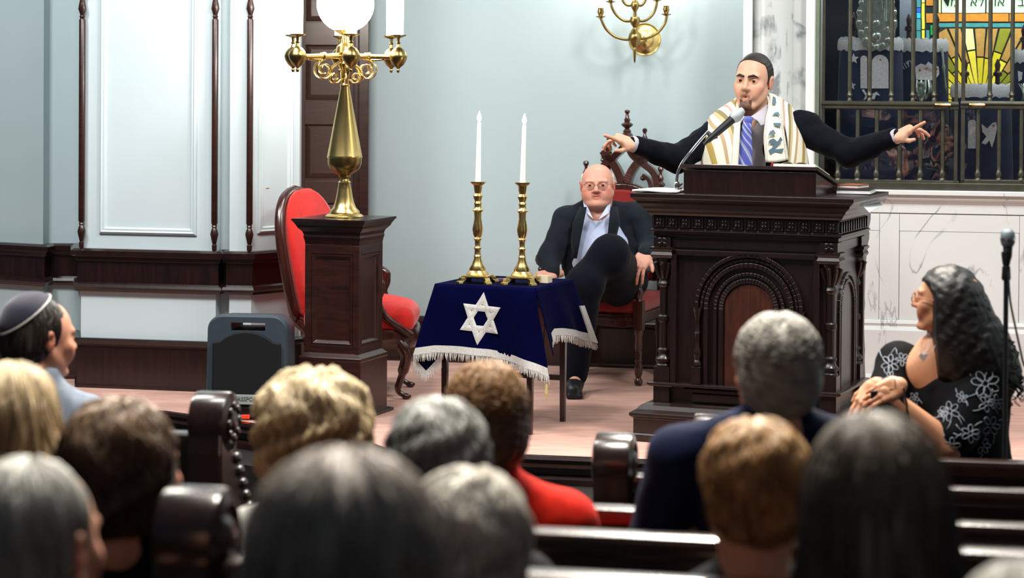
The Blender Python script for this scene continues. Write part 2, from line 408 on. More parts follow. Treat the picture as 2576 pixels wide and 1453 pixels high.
# panel frames on the pier: raised picture-frame moulding
def pframe(Mx, x0, x1, z0, z1, m, name='trim_2', w=.036, d=.016):
    b = MB(); prof = [(0, 0), (.004, d*.6), (w*.35, d), (w*.55, d*.7), (w*.8, d*.75), (w, 0)]
    R = []
    for o, h in prof: R.append([Vector((x0+o, -h, z0+o)), Vector((x1-o, -h, z0+o)), Vector((x1-o, -h, z1-o)), Vector((x0+o, -h, z1-o))])
    b.rings(R, cap=False); o = struct(b, name, m); o.matrix_world = Mx; return o
Mp = wallM(PL_PIER[1], PL_PIER[2]); xa, z0 = hit(Mp, 250, 588); xb, _ = hit(Mp, 496, 588)
pframe(Mp, xa, xb, z0, 4.0, MT['trimw'])
Mp2 = wallM(PL_PIER[6], PL_PIER[7]); xa, z0 = hit(Mp2, 646, 588); xb, _ = hit(Mp2, 735, 588)
pframe(Mp2, xa, xb, z0, 4.0, MT['trimw'])
# a scar in the paint of the return wall
xs, zs = hit(Mp2, 673, 473); b = MB(); b.ell((xs, -.001, zs), (.014, .0015, .003), 10, 6)
o = b.build('trim_4', mat('bare_plaster', '#b98c4c', .9)); o.matrix_world = Mp2; tag(o, kind='structure')
# corner rods: slender turned wooden colonettes
def rod(px, D, lab):
    p = W(px, 640, D); b = MB(); zb = ST+.70; r = .0165
    top = W(px, 40, D).z
    b.lathe([(.004, zb), (.012, zb+.004), (.013, zb+.03), (.009, zb+.034), (.011, zb+.04), (.018, zb+.07), (.021, zb+.085), (.016, zb+.105), (.011, zb+.115), (.015, zb+.122), (.012, zb+.128), (r, zb+.14), (r, top-.02), (.011, top-.012), (.015, top-.004), (.011, top+.004), (.021, top+.035), (.017, top+.06), (.011, top+.085), (.013, top+.1), (r, top+.12), (r, TOP-.1)], n=18)
    o = b.build('corner_colonette', MT['woodl'], smooth=True); o.location = (p.x, p.y, 0)
    tag(o, lab, 'colonette', 'turned colonettes on the wall corners')
rod(205, 11.17, 'slender dark turned wooden colonette at left corner of the white panelled pier')
rod(539, 11.03, 'slender dark turned wooden colonette at right corner of the large white wall panel')
rod(627, 11.02, 'slender dark turned wooden colonette nearest the brass lamp, on the narrow corner')
# door and its jamb post
D0, D1 = P2(752, 12.28), P2(893, 12.30); Md = wallM(D0, D1)
b = MB(); L = (Vector(D1)-Vector(D0)).length; x1 = L
b.box((L/2, .05, 1.7), (L/2, .02, 1.72))
for (ya, yb) in ((-60, 55), (110, 253), (310, 450), (508, 640), (700, 850)):
    za, zb = hit(Md, 820, yb)[1], hit(Md, 820, ya)[1]; rail = .11
    b.box((L/2, .022, zb+.055), (L/2, .012, .062))
    b.stack([(.0, 0), (0, .004), (-.03, .02)], L/2-.03, (zb-za)/2-.002, (L/2, .034, (za+zb)/2), Matrix.Rotation(PI/2, 3, 'X'))
b.box((.012, .02, 1.7), (.016, .016, 1.72)); 
o = b.build('door_1', mat('door_wood', '#4b322b', .42, var=.12, sc=12, coat=.3, stretch=(1, 1, 6)), bevel=.004); o.matrix_world = Md; tag(o, kind='structure')
Mj = wallM(P2(886, 12.2), P2(926, 12.2)); L = (Vector(P2(886, 12.2))-Vector(P2(926, 12.2))).length
b = MB(); b.box((L*.55, .03, 2.2), (L*.45, .06, 2.2)); b.box((L*.12, .04, 2.2), (L*.12, .05, 2.2)); b.box((L*.36, -.034, 2.2), (.004, .006, 2.2))
o = struct(b, 'trim_3', MT['woodl'], bevel=.004); o.matrix_world = Mj
# stage, step and raked floor
u0 = 9.105
def edge(X): return (u0-X*math.sin(TH))/math.cos(TH)
front = [(-3.6, 10.9), (-1.62, 10.40), (-.66, 9.66), (-.52, edge(-.52)), (4.2, edge(4.2))]
STG = front+[(4.2, 13), (-3.6, 13)]
def slab(poly, z0, z1, name, m, **k):
    b = MB(); n = len(poly); b.rings([[Vector((x, y, z)) for x, y in poly] for z in (z0, z1)]); return struct(b, name, m, **k)
slab(STG, .12, ST, 'floor', MT['carpet'])
slab([(x, y+.03) for x, y in STG], -.75, .12, 'stage_riser', MT['wood'])
struct(sweep(front, [(-.01, ST+.001-ST), (.028, .001), (.034, -.012), (.024, -.03), (.004, -.034), (-.01, -.034)]), 'stage_nosing', MT['wood'])
struct(sweep(front, [(-.02, -.085), (.004, -.085), (.016, -.095), (.016, -.12), (-.02, -.12)]), 'stage_nosing', MT['wood'])
slab([(x, y-.38) for x, y in front]+[(x, y-.0) for x, y in reversed(front)], -.75, .05, 'stage_step', MT['floor'])
def FZ(Y): return .47-.112*Y
b = MB(); b.rings([[Vector((x, y, FZ(y)+dz)) for x, y in ((-4.5, -1), (4.5, -1), (4.5, 10.6), (-4.5, 10.6))] for dz in (-.1, 0)]); struct(b, 'floor', MT['floor'])
# ================================================================ ARK WALL
MA = wallM((1.175, 11.31), (2.473, 11.06))
def AH(px, py, off=0): return hit(MA, px, py, off)
def inA(o): o.matrix_world = MA; return o
def aobj(b, name, m, **k): return inA(tag(b.build(name, m, **k), kind='structure'))
XR = 3.0
zs = AH(2300, 476)[1]                    # sill height
b = MB(); b.box((1.36, .30, (zs-.08)/2), (1.64, .29, (zs-.08)/2))
aobj(b, 'wall_ark', MT['marble'])
# ledge mouldings
zz = lambda y: AH(2350, y)[1]
b = MB(); R = []
prof = [(.12, zz(478)), (-.05, zz(478)), (-.055, zz(480)), (-.055, zz(489)), (-.035, zz(491)), (-.035, zz(500)), (-.02, zz(505)), (-.012, zz(511)), (-.006, zz(514)), (-.006, zz(536)), (0, zz(537)), (.12, zz(537))]
b.rings([[Vector((x, y, z)) for y, z in prof] for x in (-.28, XR)]); aobj(b, 'trim_5', MT['marble'])
# raised dado panels with fine joints
def slabp(x0, x1, z0, z1, d=.003): b.box(((x0+x1)/2, -d/2+.001, (z0+z1)/2), ((x1-x0)/2, d/2+.001, (z1-z0)/2), b=0)
b = MB(); zt, zb, zc = zz(539), zz(806), zz(582)
xl = [AH(p, 700)[0] for p in (2000, 2212, 2262, 2563, 2600)]
slabp(xl[1]+.0, xl[2]-.002, zb, zt); slabp(-.25, xl[1]-.002, zb, zc-.001); slabp(-.25, xl[1]-.002, zc+.001, zt)
slabp(xl[2], xl[3], zc+.001, zt); slabp(xl[2]+.001, xl[3]-.002, zb, zc-.001); slabp(xl[3]+.002, XR, zb, zt)
aobj(b, 'trim_6', MT['marble'])
b = MB(); R = [(0, zz(806)), (-.014, zz(808)), (-.02, zz(815)), (-.012, zz(822)), (-.03, zz(832)), (-.03, zz(942)), (-.045, zz(950)), (-.045, 0), (.02, 0), (.02, zz(806))]
b.rings([[Vector((x, y, z)) for y, z in R] for x in (-.28, XR)]); aobj(b, 'baseboard_ark', MT['marble'])
# jambs above the ledge
b = MB()
def jamb(pa, pb, y0, y1): xa, xb = AH(pa, 300, y0)[0], AH(pb, 300, y0)[0]; b.box(((xa+xb)/2, (y0+y1)/2, (zs+TOP)/2), ((xb-xa)/2, (y1-y0)/2, (TOP-zs)/2))
jamb(1868, 1992, .24, .8); jamb(2026, 2050, .02, .8)
xk = AH(2050, 300, .02)[0]; b.box(((xk+XR)/2, .3, (2.6+TOP)/2), ((XR-xk)/2, .28, (TOP-2.6)/2)); jamb(1868, 1890, .02, .8)
aobj(b, 'wall_ark_jamb', mat('white_stone', '#eef0ee', .4, var=.02))
b = MB(); jamb(1990, 2028, .1, .8); aobj(b, 'wall_ark_pilaster', MT['marbleg'])
xc = AH(1944, 300, .12)[0]; b = MB(); zc0 = zs-.02
b.lathe([(.13, zc0), (.13, zc0+.05), (.115, zc0+.06), (.118, zc0+.08), (.104, zc0+.1), (.105, 2.9), (.12, 2.92), (.12, 3.0)], (xc, .12, 0), 36)
o = inA(b.build('marble_column', MT['marbleg'], smooth=True)); tag(o, 'round veined grey and white marble column beside the ark, behind the speaker', 'column')
# interior
xI0, xI1 = AH(2052, 300, .1)[0], XR
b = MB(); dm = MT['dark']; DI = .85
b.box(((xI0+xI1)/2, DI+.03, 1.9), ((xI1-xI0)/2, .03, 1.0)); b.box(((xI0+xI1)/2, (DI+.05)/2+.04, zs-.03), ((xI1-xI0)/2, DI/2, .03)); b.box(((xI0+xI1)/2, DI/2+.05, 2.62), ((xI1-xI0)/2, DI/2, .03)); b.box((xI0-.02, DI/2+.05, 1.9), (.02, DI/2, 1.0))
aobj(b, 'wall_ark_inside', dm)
# stained glass window at the back of the ark
SG = {}
def sgm(n, c, e=1.0): SG[n] = mat('glass_'+n, c, .3, var=.18, sc=30, emit=c, es=e); return SG[n]
for n, c, e in (('tan', '#c79a4e', .5), ('yellow', '#e0cc2c', .7), ('olive', '#9a9a2c', .45), ('pale', '#cfeec2', .85), ('orange', '#d08a30', .6), ('teal', '#4e9a98', .5), ('blue', '#3b62d8', .7), ('cyan', '#37b6e6', .8), ('green', '#1f9a46', .5), ('cream', '#efe9a0', .8), ('lemon', '#f0dc48', .8)): sgm(n, c, e*.8)
lead = mat('lead_came', '#20302c', .5, .3)
names = list(SG)+['lead']; b = MB()
def pane(c, pts, off=DI-.02, th=.008):
    P = [AH(x, y, off) for x, y in pts]
    a = sum(P[i][0]*P[(i+1) % len(P)][1]-P[(i+1) % len(P)][0]*P[i][1] for i in range(len(P)))
    if a < 0: P = P[::-1]
    b.mi = names.index(c); b.prism(P, off, off+th); b.mi = 0
def rect(c, x0, y0, x1, y1, **k): pane(c, [(x0, y0), (x1, y0), (x1, y1), (x0, y1)], **k)
rect('lead', 2302, -60, 2680, 262, off=DI-.01)
for y0, y1, c in ((-40, 18, 'teal'), (20, 30, 'blue'), (32, 46, 'cyan'), (48, 76, 'teal'), (78, 97, 'teal')): rect(c, 2306, y0, 2316, y1)
rect('lemon', 2319, 8, 2326, 73); rect('lemon', 2319, 76, 2326, 99); rect('cream', 2319, -40, 2326, 6)
rect('orange', 2330, -40, 2351, 14); rect('orange', 2330, 34, 2353, 57); rect('green', 2341, 64, 2347, 88); rect('teal', 2330, 76, 2338, 98)
rect('cream', 2362, -40, 2367, 32); rect('pale', 2370, -40, 2407, 32); rect('pale', 2409, -40, 2478, 32); rect('pale', 2482, -40, 2548, 32); rect('pale', 2552, -40, 2660, 32)
for x0, x1 in ((2357, 2408), (2410, 2537), (2540, 2660)): rect('orange', x0, 34, x1, 54)
rect('teal', 2356, 58, 2660, 68, off=DI-.012, th=.004)
cxr, cyr = 2466, 268; rnd = random.Random(4)
def ext(a, r):
    dx, dy = math.sin(a), -math.cos(a); t = r
    if dy < 0: t = min(t, (cyr-72)/-dy)
    if dx < 0: t = min(t, (cxr-2357)/-dx)
    if dx > 0: t = min(t, (2650-cxr)/dx)
    return (cxr+dx*t, cyr+dy*t)
NA = 19
for i in range(NA):
    a0 = -1.5+3.0*i/NA+.014; a1 = -1.5+3.0*(i+1)/NA-.014; rm = rnd.uniform(95, 150)
    ci = rnd.choice(['yellow', 'yellow', 'lemon', 'olive']); co = rnd.choice(['tan', 'tan', 'olive', 'cream', 'tan'])
    pane(ci, [ext(a0, 12), ext(a1, 12), ext(a1, rm), ext(a0, rm)])
    q = [ext(a0, rm+4), ext(a1, rm+4), ext(a1, 900), ext(a0, 900)]
    if abs(q[2][1]-q[1][1])+abs(q[2][0]-q[1][0]) > 12: pane(co, q)
o = inA(b.build('window_1', [SG[n] for n in list(SG)]+[lead])); tag(o, kind='structure')
ink = mat('black_ink', '#101512', .6)
def ark_text(t, px, py, hpx, off, name, m, parent, rot=0, d=.002):
    x, z = AH(px, py, off); size = hpx/470/.62
    Mt = MA @ Matrix.Translation((x, off, z)) @ Matrix.Rotation(rot, 4, 'Y') @ Matrix.Rotation(PI/2, 4, 'X')
    Mloc = MA.inverted() @ Mt
    return text_mesh(t, size, Mloc, m, name, parent, d)
for t, px in (('דמ', 2392), ('אל', 2458), ('וא', 2514), ('ב', 2568)): ark_text(t, px, 6, 20, DI-.03, 'window_lettering', ink, o)
# pale post inside the ark
xa, xb = AH(2263, 50, .6)[0], AH(2297, 50, .6)[0]; b = MB(); b.box(((xa+xb)/2, .62, 1.9), ((xb-xa)/2, .02, .7)); aobj(b, 'trim_7', mat('pale_board', '#8d98a0', .6))
# bronze ark doors
br = MT['bronze']
def abox(bb, x0, x1, y0, y1, off, th):
    (xa, za), (xb, zb) = AH(x0, y1, off), AH(x1, y0, off); bb.box(((xa+xb)/2, off+th/2, (za+zb)/2), ((xb-xa)/2, th/2, (zb-za)/2), b=min(.004, (xb-xa)/3, (zb-za)/3))
fr = thing('ark_frame', 'green bronze frame around the glazed ark above the marble ledge', 'frame'); fr.matrix_world = MA
b = MB(); abox(b, 2049, 2064, -200, 478, .0, .09); b.build('stile', mat('pale_bronze', '#8f9a84', .4, .6), fr)
b = MB(); abox(b, 2049, 2700, 465, 477, -.01, .11); b.build('sill', br, fr)
glassm, nt, bb_ = bsdf('ark_glass'); bb_.inputs['Base Color'].default_value = (.9, .95, 1, 1); bb_.inputs['Transmission Weight'].default_value = 1; bb_.inputs['Roughness'].default_value = .01; bb_.inputs['IOR'].default_value = 1.5
bump(nt, bb_, noise(nt, 5, 2), .35, .012)
def balus(bb, px, y0, y1, off, r=.0105, knob=True):
    (x, z1), (_, z0) = AH(px, y0, off), AH(px, y1, off)
    k = [(.017, z0), (.017, z0+.012), (.012, z0+.018), (.017, z0+.032), (.0125, z0+.05), (.009, z0+.06)] if knob else [(r, z0)]
    e = [(.009, z1-.05), (.014, z1-.04), (.010, z1-.03), (.013, z1-.012), (.013, z1)]
    if y0 > 200: e = [(r, z1)]
    else: k = [(.013, z0), (.013, z0+.012), (.010, z0+.02), (.016, z0+.034), (.010, z0+.05), (r, z0+.058)]; e = [(r, z1)]
    bb.lathe(k+[(r, z0+.08), (r, z1-.06)]+e, (x, off, 0), 12)
def ark_door(x0, x1, up, lo, lab, st, handle):
    t = thing('ark_door', lab, 'door', group='bronze ark doors'); t.matrix_world = MA
    b = MB(); abox(b, st[0], st[1], -180, 465, .03, .05); b.build('stile', br, t)
    if len(st) > 2: b = MB(); abox(b, st[2], st[3], -180, 465, .03, .05); b.build('stile', br, t)
    b = MB(); abox(b, x0, x1, 256, 273, .025, .045); abox(b, x0, x1, 259, 263, .015, .02); b.build('cross_rail', br, t)
    b = MB(); abox(b, x0, x1, 455, 466, .03, .05); b.build('bottom_rail', br, t)
    for p in up: b = MB(); balus(b, p, -180, 256, .045); b.build('bar', br, t, smooth=True)
    for p in lo: b = MB(); balus(b, p, 274, 456, .045); b.build('bar', br, t, smooth=True)
    b = MB(); (xa, zb), (xb, zt) = AH(x0, 460, .075), AH(x1, -180, .075); nx = 2
    b.box(((xa+xb)/2, .077, (zt+zb)/2), ((xb-xa)/2, .002, (zt-zb)/2)); b.build('glass_pane', glassm, t)
    b = MB(); (xa, za) = AH(handle-18, 263, .0); (xb, _) = AH(handle+18, 263, .0); b.tube([(xa, .02, za), (xa, .0, za), ((xa+xb)/2, -.008, za), (xb, .0, za), (xb, .02, za)], .007, 8); b.build('handle', MT['brass'], t, smooth=True)
ark_door(2066, 2412, [2141, 2191, 2246, 2300, 2354], [2109, 2158, 2206, 2263, 2316, 2372], 'left bronze and glass ark door with five upper bars, beside the speaker\'s pointing arm', (2066, 2078, 2399, 2414), 2372)
ark_door(2416, 2680, [2494, 2550, 2606], [2461, 2514, 2570, 2624], 'right bronze and glass ark door, cut off at the picture edge', (2416, 2432, 2668, 2680), 2458)
l = area('ark_fill', MA @ Vector((1.5, .22, 2.5)), MA @ Vector((1.2, .5, 1.2)), 1.2, 9, (.95, 1, 1), sy=.12)  # unseen fill light added inside the ark to brighten the scrolls
# ---------------------------------------------------------------- torah scrolls
velv = mat('deep_blue_velvet', '#0e1b38', .8, var=.25, sc=20, sheen=.2)
def bend(o, rx, ry, e=.004):
    for v in o.data.vertices:
        x = max(-.98, min(.98, v.co.x/rx)); v.co.y = -ry*math.sqrt(1-x*x)-e+v.co.y
def scroll(px, pt, pb, wpx, off, lab, deco=None, fringe=True):
    x, zt = AH(px, pt, off); zb = max(AH(px, pb, off)[1], zs+.01) if pb else zs+.005; rx = AH(px+wpx/2, pt, off)[0]-x; ry = rx*.55
    t = thing('torah_scroll', lab, 'scroll', group='mantled scrolls in the ark'); t.matrix_world = MA @ Matrix.Translation((x, off, 0))
    b = MB(); n = 40; R = []
    for k, (s_, z) in enumerate([(1.1, zb), (1.08, zb+.1), (1.04, (zt+zb)/2), (1, zt-.06), (1, zt-.01), (.9, zt+.012), (.5, zt+.02), (.05, zt+.022)]):
        R.append([Vector((rx*s_*math.cos(2*PI*i/n)*(1+.012*math.cos(9*2*PI*i/n)), ry*s_*math.sin(2*PI*i/n)*(1+.03*math.cos(9*2*PI*i/n)), z)) for i in range(n)])
    b.rings(R).build('mantle', velv, t, smooth=True)
    if fringe:
        b = MB(); R = []
        for s_, z in ((1.03, zt-.045), (1.05, zt-.02), (1.03, zt+.008), (.93, zt+.022), (.9, zt+.012)):
            R.append([Vector((rx*s_*math.cos(2*PI*i/n), ry*s_*math.sin(2*PI*i/n), z+.006*math.sin(i*2.7))) for i in range(n)])
        b.rings(R, cap=False).build('fringe', MT['silver'], t, smooth=True)
    for sx in (-.55, .55): b = MB(); b.lathe([(.012, zt+.015), (.012, zt+.06), (.022, zt+.065), (.022, zt+.08), (.01, zt+.09), (.015, zt+.12), (.004, zt+.15)], (sx*rx, 0, 0), 12); b.build('roller_finial', MT['woodl'], t, smooth=True)
    return t, x, rx, ry, zt, zb
def emb(t, rx, ry, poly, name, m, px, off, rot=0):
    """poly in pixels relative to the scroll centre (px)."""
    b = MB(); P = []
    x0 = AH(px, 200, off)[0]
    for (qx, qy) in poly: xx, z = AH(qx, qy, off); P.append((xx-x0, z))
    a = sum(P[i][0]*P[(i+1) % len(P)][1]-P[(i+1) % len(P)][0]*P[i][1] for i in range(len(P)))
    if a < 0: P = P[::-1]
    b.prism(P, -.002, .003); o = b.build(name, m, t); bend(o, rx*1.06, ry*1.06, .006); return o
crm = mat('cream_embroidery', '#c9c3bd', .8, var=.15, sc=90)
redt = mat('red_thread', '#b4432c', .8)
def star5(cx, cy, r, n=5, a=0, q=.45):
    return [(cx+(r if i % 2 == 0 else r*q)*math.sin(a+PI*i/n), cy-(r if i % 2 == 0 else r*q)*math.cos(a+PI*i/n)) for i in range(2*n)]
def archp(x0, x1, yt, yb): r = (x1-x0)/2; return [(x0, yb)]+[((x0+x1)/2+r*math.cos(math.radians(a)), yt+r-r*math.sin(math.radians(a))) for a in range(180, -1, -20)]+[(x1, yb)]
# scroll 1
o1 = .30; t, x, rx, ry, zt, zb = scroll(2190, 105, 460, 160, o1, 'wide torah scroll with silver crowned breastplate and cream tablets, leftmost in the ark')
emb(t, rx, ry, archp(2167, 2184, 140, 222), 'embroidered_tablet', crm, 2190, o1); emb(t, rx, ry, archp(2195, 2237, 138, 222), 'embroidered_tablet', crm, 2190, o1)
for q in ((2150, 148, 14), (2145, 215, 12)): emb(t, rx, ry, star5(*q), 'embroidered_leaf', crm, 2190, o1)
emb(t, rx, ry, [(2170, 226), (2180, 240), (2174, 252), (2182, 248), (2184, 238), (2176, 224)], 'embroidered_ribbon', crm, 2190, o1); emb(t, rx, ry, [(2196, 236), (2208, 230), (2216, 240), (2206, 238), (2202, 250), (2195, 248)], 'embroidered_ribbon', crm, 2190, o1)
emb(t, rx, ry, star5(2217, 151, 4), 'red_stitch', redt, 2190, o1)
# breastplate: scalloped silver shield
b = MB(); P = []
pc = AH(2207, 45, o1)
for i in range(72):
    a = 2*PI*i/72; sx, sz = .098, .165; k = 1+.07*abs(math.sin(a*8)); P.append((sx*k*math.sin(a)*(1-.12*math.cos(a)), sz*k*math.cos(a)))
xo = pc[0]-x
b.prism([(xo+px_, pc[1]+z_) for px_, z_ in P][::-1], -ry-.03, -ry-.018)
for (dx, dz, r) in [(0, -.1, .026), (-.05, -.06, .016), (.05, -.06, .016), (0, -.03, .02)]+[(.088*math.sin(a), .15*math.cos(a), .016) for a in [k*PI/9 for k in range(18)]]: b.ell((xo+dx, -ry-.03, pc[1]+dz), (r, .008, r), 12, 8)
for sx in (-.04, .045): b.lathe([(.012, -.02), (.009, 0), (.009, .09), (.014, .1)], (xo+sx, -ry-.035, pc[1]+.0), 10)
b.tube([(xo-.03, -ry-.035, pc[1]+.04), (xo-.02, -ry-.04, pc[1]+.1), (xo, -ry-.04, pc[1]+.12), (xo+.02, -ry-.04, pc[1]+.1), (xo+.03, -ry-.035, pc[1]+.04)], .006)
b.build('breastplate', MT['silverm'], t, smooth=True)
# scroll 2
o2 = .42; t, x, rx, ry, zt, zb = scroll(2321, 108, 460, 128, o2, 'torah scroll with Hebrew lettering, fringed top and silver crest, left of the mullion')
tx = text_mesh('הרות', .05, Matrix.Rotation(-.52, 4, 'Y') @ Matrix.Rotation(PI/2, 4, 'X'), crm, 'embroidered_lettering', t, .001)
q = AH(2272, 168, o2)
for v in tx.data.vertices: v.co.x += q[0]-x; v.co.z += q[1]
bend(tx, rx*1.05, ry*1.05, .005)
emb(t, rx, ry, [(2306, 200), (2303, 168), (2318, 160), (2330, 164), (2336, 155), (2346, 162), (2362, 168), (2364, 186), (2352, 202)], 'embroidered_crown', crm, 2321, o2)
for q in ((2315, 176, 4), (2332, 172, 4), (2358, 174, 4)): emb(t, rx, ry, star5(*q), 'red_stitch', redt, 2321, o2)
b = MB(); pc = AH(2318, 226, o2); xo = pc[0]-x
for i in range(9): a = (i-4)*.22; b.tube(crom([(xo+.01*math.sin(a), -ry-.02, pc[1]-.06), (xo+.05*math.sin(a*2), -ry-.045, pc[1]-.01), (xo+.045*math.sin(a*2.2), -ry-.03, pc[1]+.05)], 5), [.006]*11, 8)
b.lathe([(.005, -.075), (.02, -.06), (.03, -.03), (.024, 0), (.03, .03), (.01, .045)], (xo, -ry-.02, pc[1]), 16); b.build('silver_crest', MT['silverm'], t, smooth=True)
b = MB(); pc = AH(2374, 170, o2); b.lathe([(.003, -.13), (.006, -.1), (.005, -.02), (.011, 0), (.006, .02), (.008, .1), (.004, .11)], (pc[0]-x, -ry*.6-.02, pc[1]), 10, Matrix.Rotation(-.1, 3, 'Y')); b.build('pointer', MT['silverm'], t, smooth=True)
# scroll 3 and 4
o3 = .30; t, x, rx, ry, zt, zb = scroll(2468, 222, 460, 150, o3, 'lower torah scroll with lion and tablets embroidery behind the ark mullion')
emb(t, rx, ry, archp(2434, 2457, 300, 372), 'embroidered_tablet', crm, 2468, o3)
emb(t, rx, ry, [(2468, 310), (2482, 322), (2496, 308), (2505, 306), (2507, 322), (2500, 352), (2494, 370), (2488, 352), (2478, 362), (2468, 358), (2480, 342), (2470, 330)], 'embroidered_lion', crm, 2468, o3)
emb(t, rx, ry, star5(2498, 315, 5), 'red_stitch', redt, 2468, o3)
tx = text_mesh('SAMUEL', .03, Matrix.Rotation(PI/2, 4, 'X'), crm, 'embroidered_lettering', t, .001) if False else None
o4 = .38; t, x, rx, ry, zt, zb = scroll(2608, 136, 460, 118, o4, 'torah scroll at the right picture edge, white fringe on top')
emb(t, rx, ry, [(2560, 178), (2572, 182), (2570, 200), (2562, 205)], 'embroidered_leaf', crm, 2608, o4)
b = MB(); pc = AH(2572, 235, o4)
for i in range(4): b.tube(crom([(pc[0]-x-.02+.012*i, -ry*.6-.03, pc[1]+.05), (pc[0]-x+.004*i, -ry*.6-.06, pc[1]), (pc[0]-x-.01+.012*i, -ry*.6-.03, pc[1]-.06)], 5), .004, 6)
b.build('silver_crest', MT['silverm'], t, smooth=True)
# ================================================================ FURNITURE ON THE STAGE
def zrel(py, D): return W(1288, py, D).z
# ---- pedestal with brass lamp
PD = 10.38; pc = W(866, 600, PD)
t = thing('pedestal', 'square dark wooden pedestal with recessed panels carrying the brass globe lamp', 'pedestal', (pc.x, pc.y, ST), -math.radians(20))
H = zrel(549, PD)-ST; h = .135
b = MB(); b.stack([(.045, 0), (.045, .012), (.02, .02), (.02, H*.0+.0+.26), (.022, .262), (.022, .275), (.0, .295), (0, .3)], h, h); b.build('plinth', MT['woodl'], t, bevel=.002)
b = MB(); b.stack([(-.012, .29), (-.012, H-.12)], h, h)
for k in range(4):
    Mk = rotz(k*PI/2)
    for sx in (-1, 1): b.box(Mk @ Vector((sx*(h-.014), -h+.006, (H+.17)/2)), (.016, .007, (H-.12-.29)/2), Mk)
    b.box(Mk @ Vector((0, -h+.006, H-.14)), (h-.03, .007, .022), Mk); b.box(Mk @ Vector((0, -h+.006, .31)), (h-.03, .007, .02), Mk)
    for x0, x1, z0, z1 in ((-h+.032, h-.032, .332, H-.164),):
        R = []
        for o_, d_ in ((0, .012), (.008, .012), (.02, .001), (.024, .0)): R.append([Mk @ Vector((x0+o_, -h+.012-d_, z0+o_)), Mk @ Vector((x1-o_, -h+.012-d_, z0+o_)), Mk @ Vector((x1-o_, -h+.012-d_, z1-o_)), Mk @ Vector((x0+o_, -h+.012-d_, z1-o_))])
        b.rings(R, cap=False)
b.build('shaft', MT['woodl'], t, bevel=.0015)
b = MB(); b.stack([(0, H-.125), (.004, H-.1), (.008, H-.085), (.006, H-.075), (.012, H-.06), (.026, H-.045), (.03, H-.04), (.034, H-.03), (.046, H-.012), (.05, H-.01), (.05, H), (-.01, H+.001)], h, h); b.build('cap', MT['wood'], t)
# ---- brass globe lamp
LT = thing('globe_lamp', 'tall brass lamp with glowing white globe and six candle arms on the pedestal', 'lamp', (pc.x, pc.y, ST+H)); z0 = ST+H
Z = lambda py: zrel(py, PD)-z0
b = MB(); b.lathe([(.088, 0), (.09, .006), (.082, .014), (.072, .018), (.07, .03), (.055, .045), (.045, .07), (.038, .1), (.033, .13), (.028, .16), (.03, .164), (.024, .17)], n=40); b.build('base', MT['brass'], LT, smooth=True)
zc0, zc1 = Z(397), Z(222)
b = MB(); b.lathe([(.024, .168), (.02, .18), (.024, .186), (.028, .19), (.027, .196), (.045, .208), (.07, .228), (.079, .25), (.08, zc0-.006)], n=40); b.build('bowl', MT['brassd'], LT, smooth=True)
b = MB(); b.lathe([(.081, zc0-.006), (.083, zc0), (.081, zc0+.006), (.021, zc1), (.024, zc1+.01), (.018, zc1+.02)], n=40); b.build('cone', MT['brass'], LT, smooth=True)
za = Z(146)
b = MB(); b.lathe([(.018, zc1+.015), (.02, za-.06), (.03, za-.045), (.034, za-.03), (.026, za-.02), (.03, za), (.045, za+.02), (.04, za+.05), (.02, za+.065), (.015, za+.1), (.05, za+.12), (.06, za+.135), (.03, za+.14)], n=32); b.build('hub', MT['brass'], LT, smooth=True)
for i in range(6):
    a = math.radians(i*60-20); ca, sa = math.cos(a), math.sin(a); R = .268
    b = MB(); b.tube([(ca*.02, sa*.02, za+.005), (ca*.1, sa*.1, za+.003), (ca*R, sa*R, za)], [.016, .012, .012], 12)
    b.lathe([(.014, -.01), (.019, -.005), (.019, .005), (.014, .01)], (ca*.12, sa*.12, za+.003), 12, Matrix.Rotation(a, 3, 'Z') @ Matrix.Rotation(PI/2, 3, 'Y'))
    ar = b.build('arm', MT['brass'], LT, smooth=True)
    b = MB()
    for (rc, zc_, r0, st, turns, s_) in ((.115, za-.062, .050, 80, 1.5, 1), (.058, za-.095, .03, 200, 1.3, -1)):
        P = []
        for k in range(28):
            u = k/27; an = math.radians(st)-s_*u*turns*2*PI; rr = r0*(1-.72*u); P.append((ca*(rc+rr*math.cos(an)), sa*(rc+rr*math.cos(an)), zc_+rr*math.sin(an)))
        b.tube(P, [.006]*28, 8, flat=(1.3, .6))
    P = [(ca*r_, sa*r_, z_) for r_, z_ in ((.20, za-.008), (.165, za-.012), (.125, za-.012))]; b.tube(crom(P, 6), .006, 8)
    P = [(ca*r_, sa*r_, z_) for r_, z_ in ((.088, za-.108), (.078, za-.06), (.04, za-.03), (.022, za-.02))]; b.tube(crom(P, 6), .006, 8)
    b.build('scroll', MT['brass'], LT, smooth=True)
    b = MB(); b.lathe([(.003, -.072), (.007, -.068), (.008, -.06), (.005, -.055), (.008, -.05), (.026, -.035), (.038, -.014), (.041, -.002), (.042, .002), (.041, .008), (.036, .022), (.024, .038), (.011, .046), (.007, .06), (.011, .066), (.006, .072), (.008, .088), (.036, .098), (.038, .103), (.012, .104)], (ca*R, sa*R, za), 28)
    cp = b.build('cup', MT['brassd'], LT, smooth=True)
    b = MB(); b.lathe([(.024, .104), (.025, .28), (.022, .29)], (ca*R, sa*R, za), 24)
    b.build('candle_shade', mat('lit_shade', '#fffaf0', .5, var=0, emit='#fff6e6', es=9), LT, smooth=True) if i == 0 else b.build('candle_shade', bpy.data.materials['lit_shade'], LT, smooth=True)
zg = Z(12); b = MB(); b.ell((0, 0, zg), (.134, .134, .134), 48, 30)
b.build('glass_globe', mat('lit_globe', '#ffffff', .3, var=0, emit='#fffaf0', es=22), LT, smooth=True)
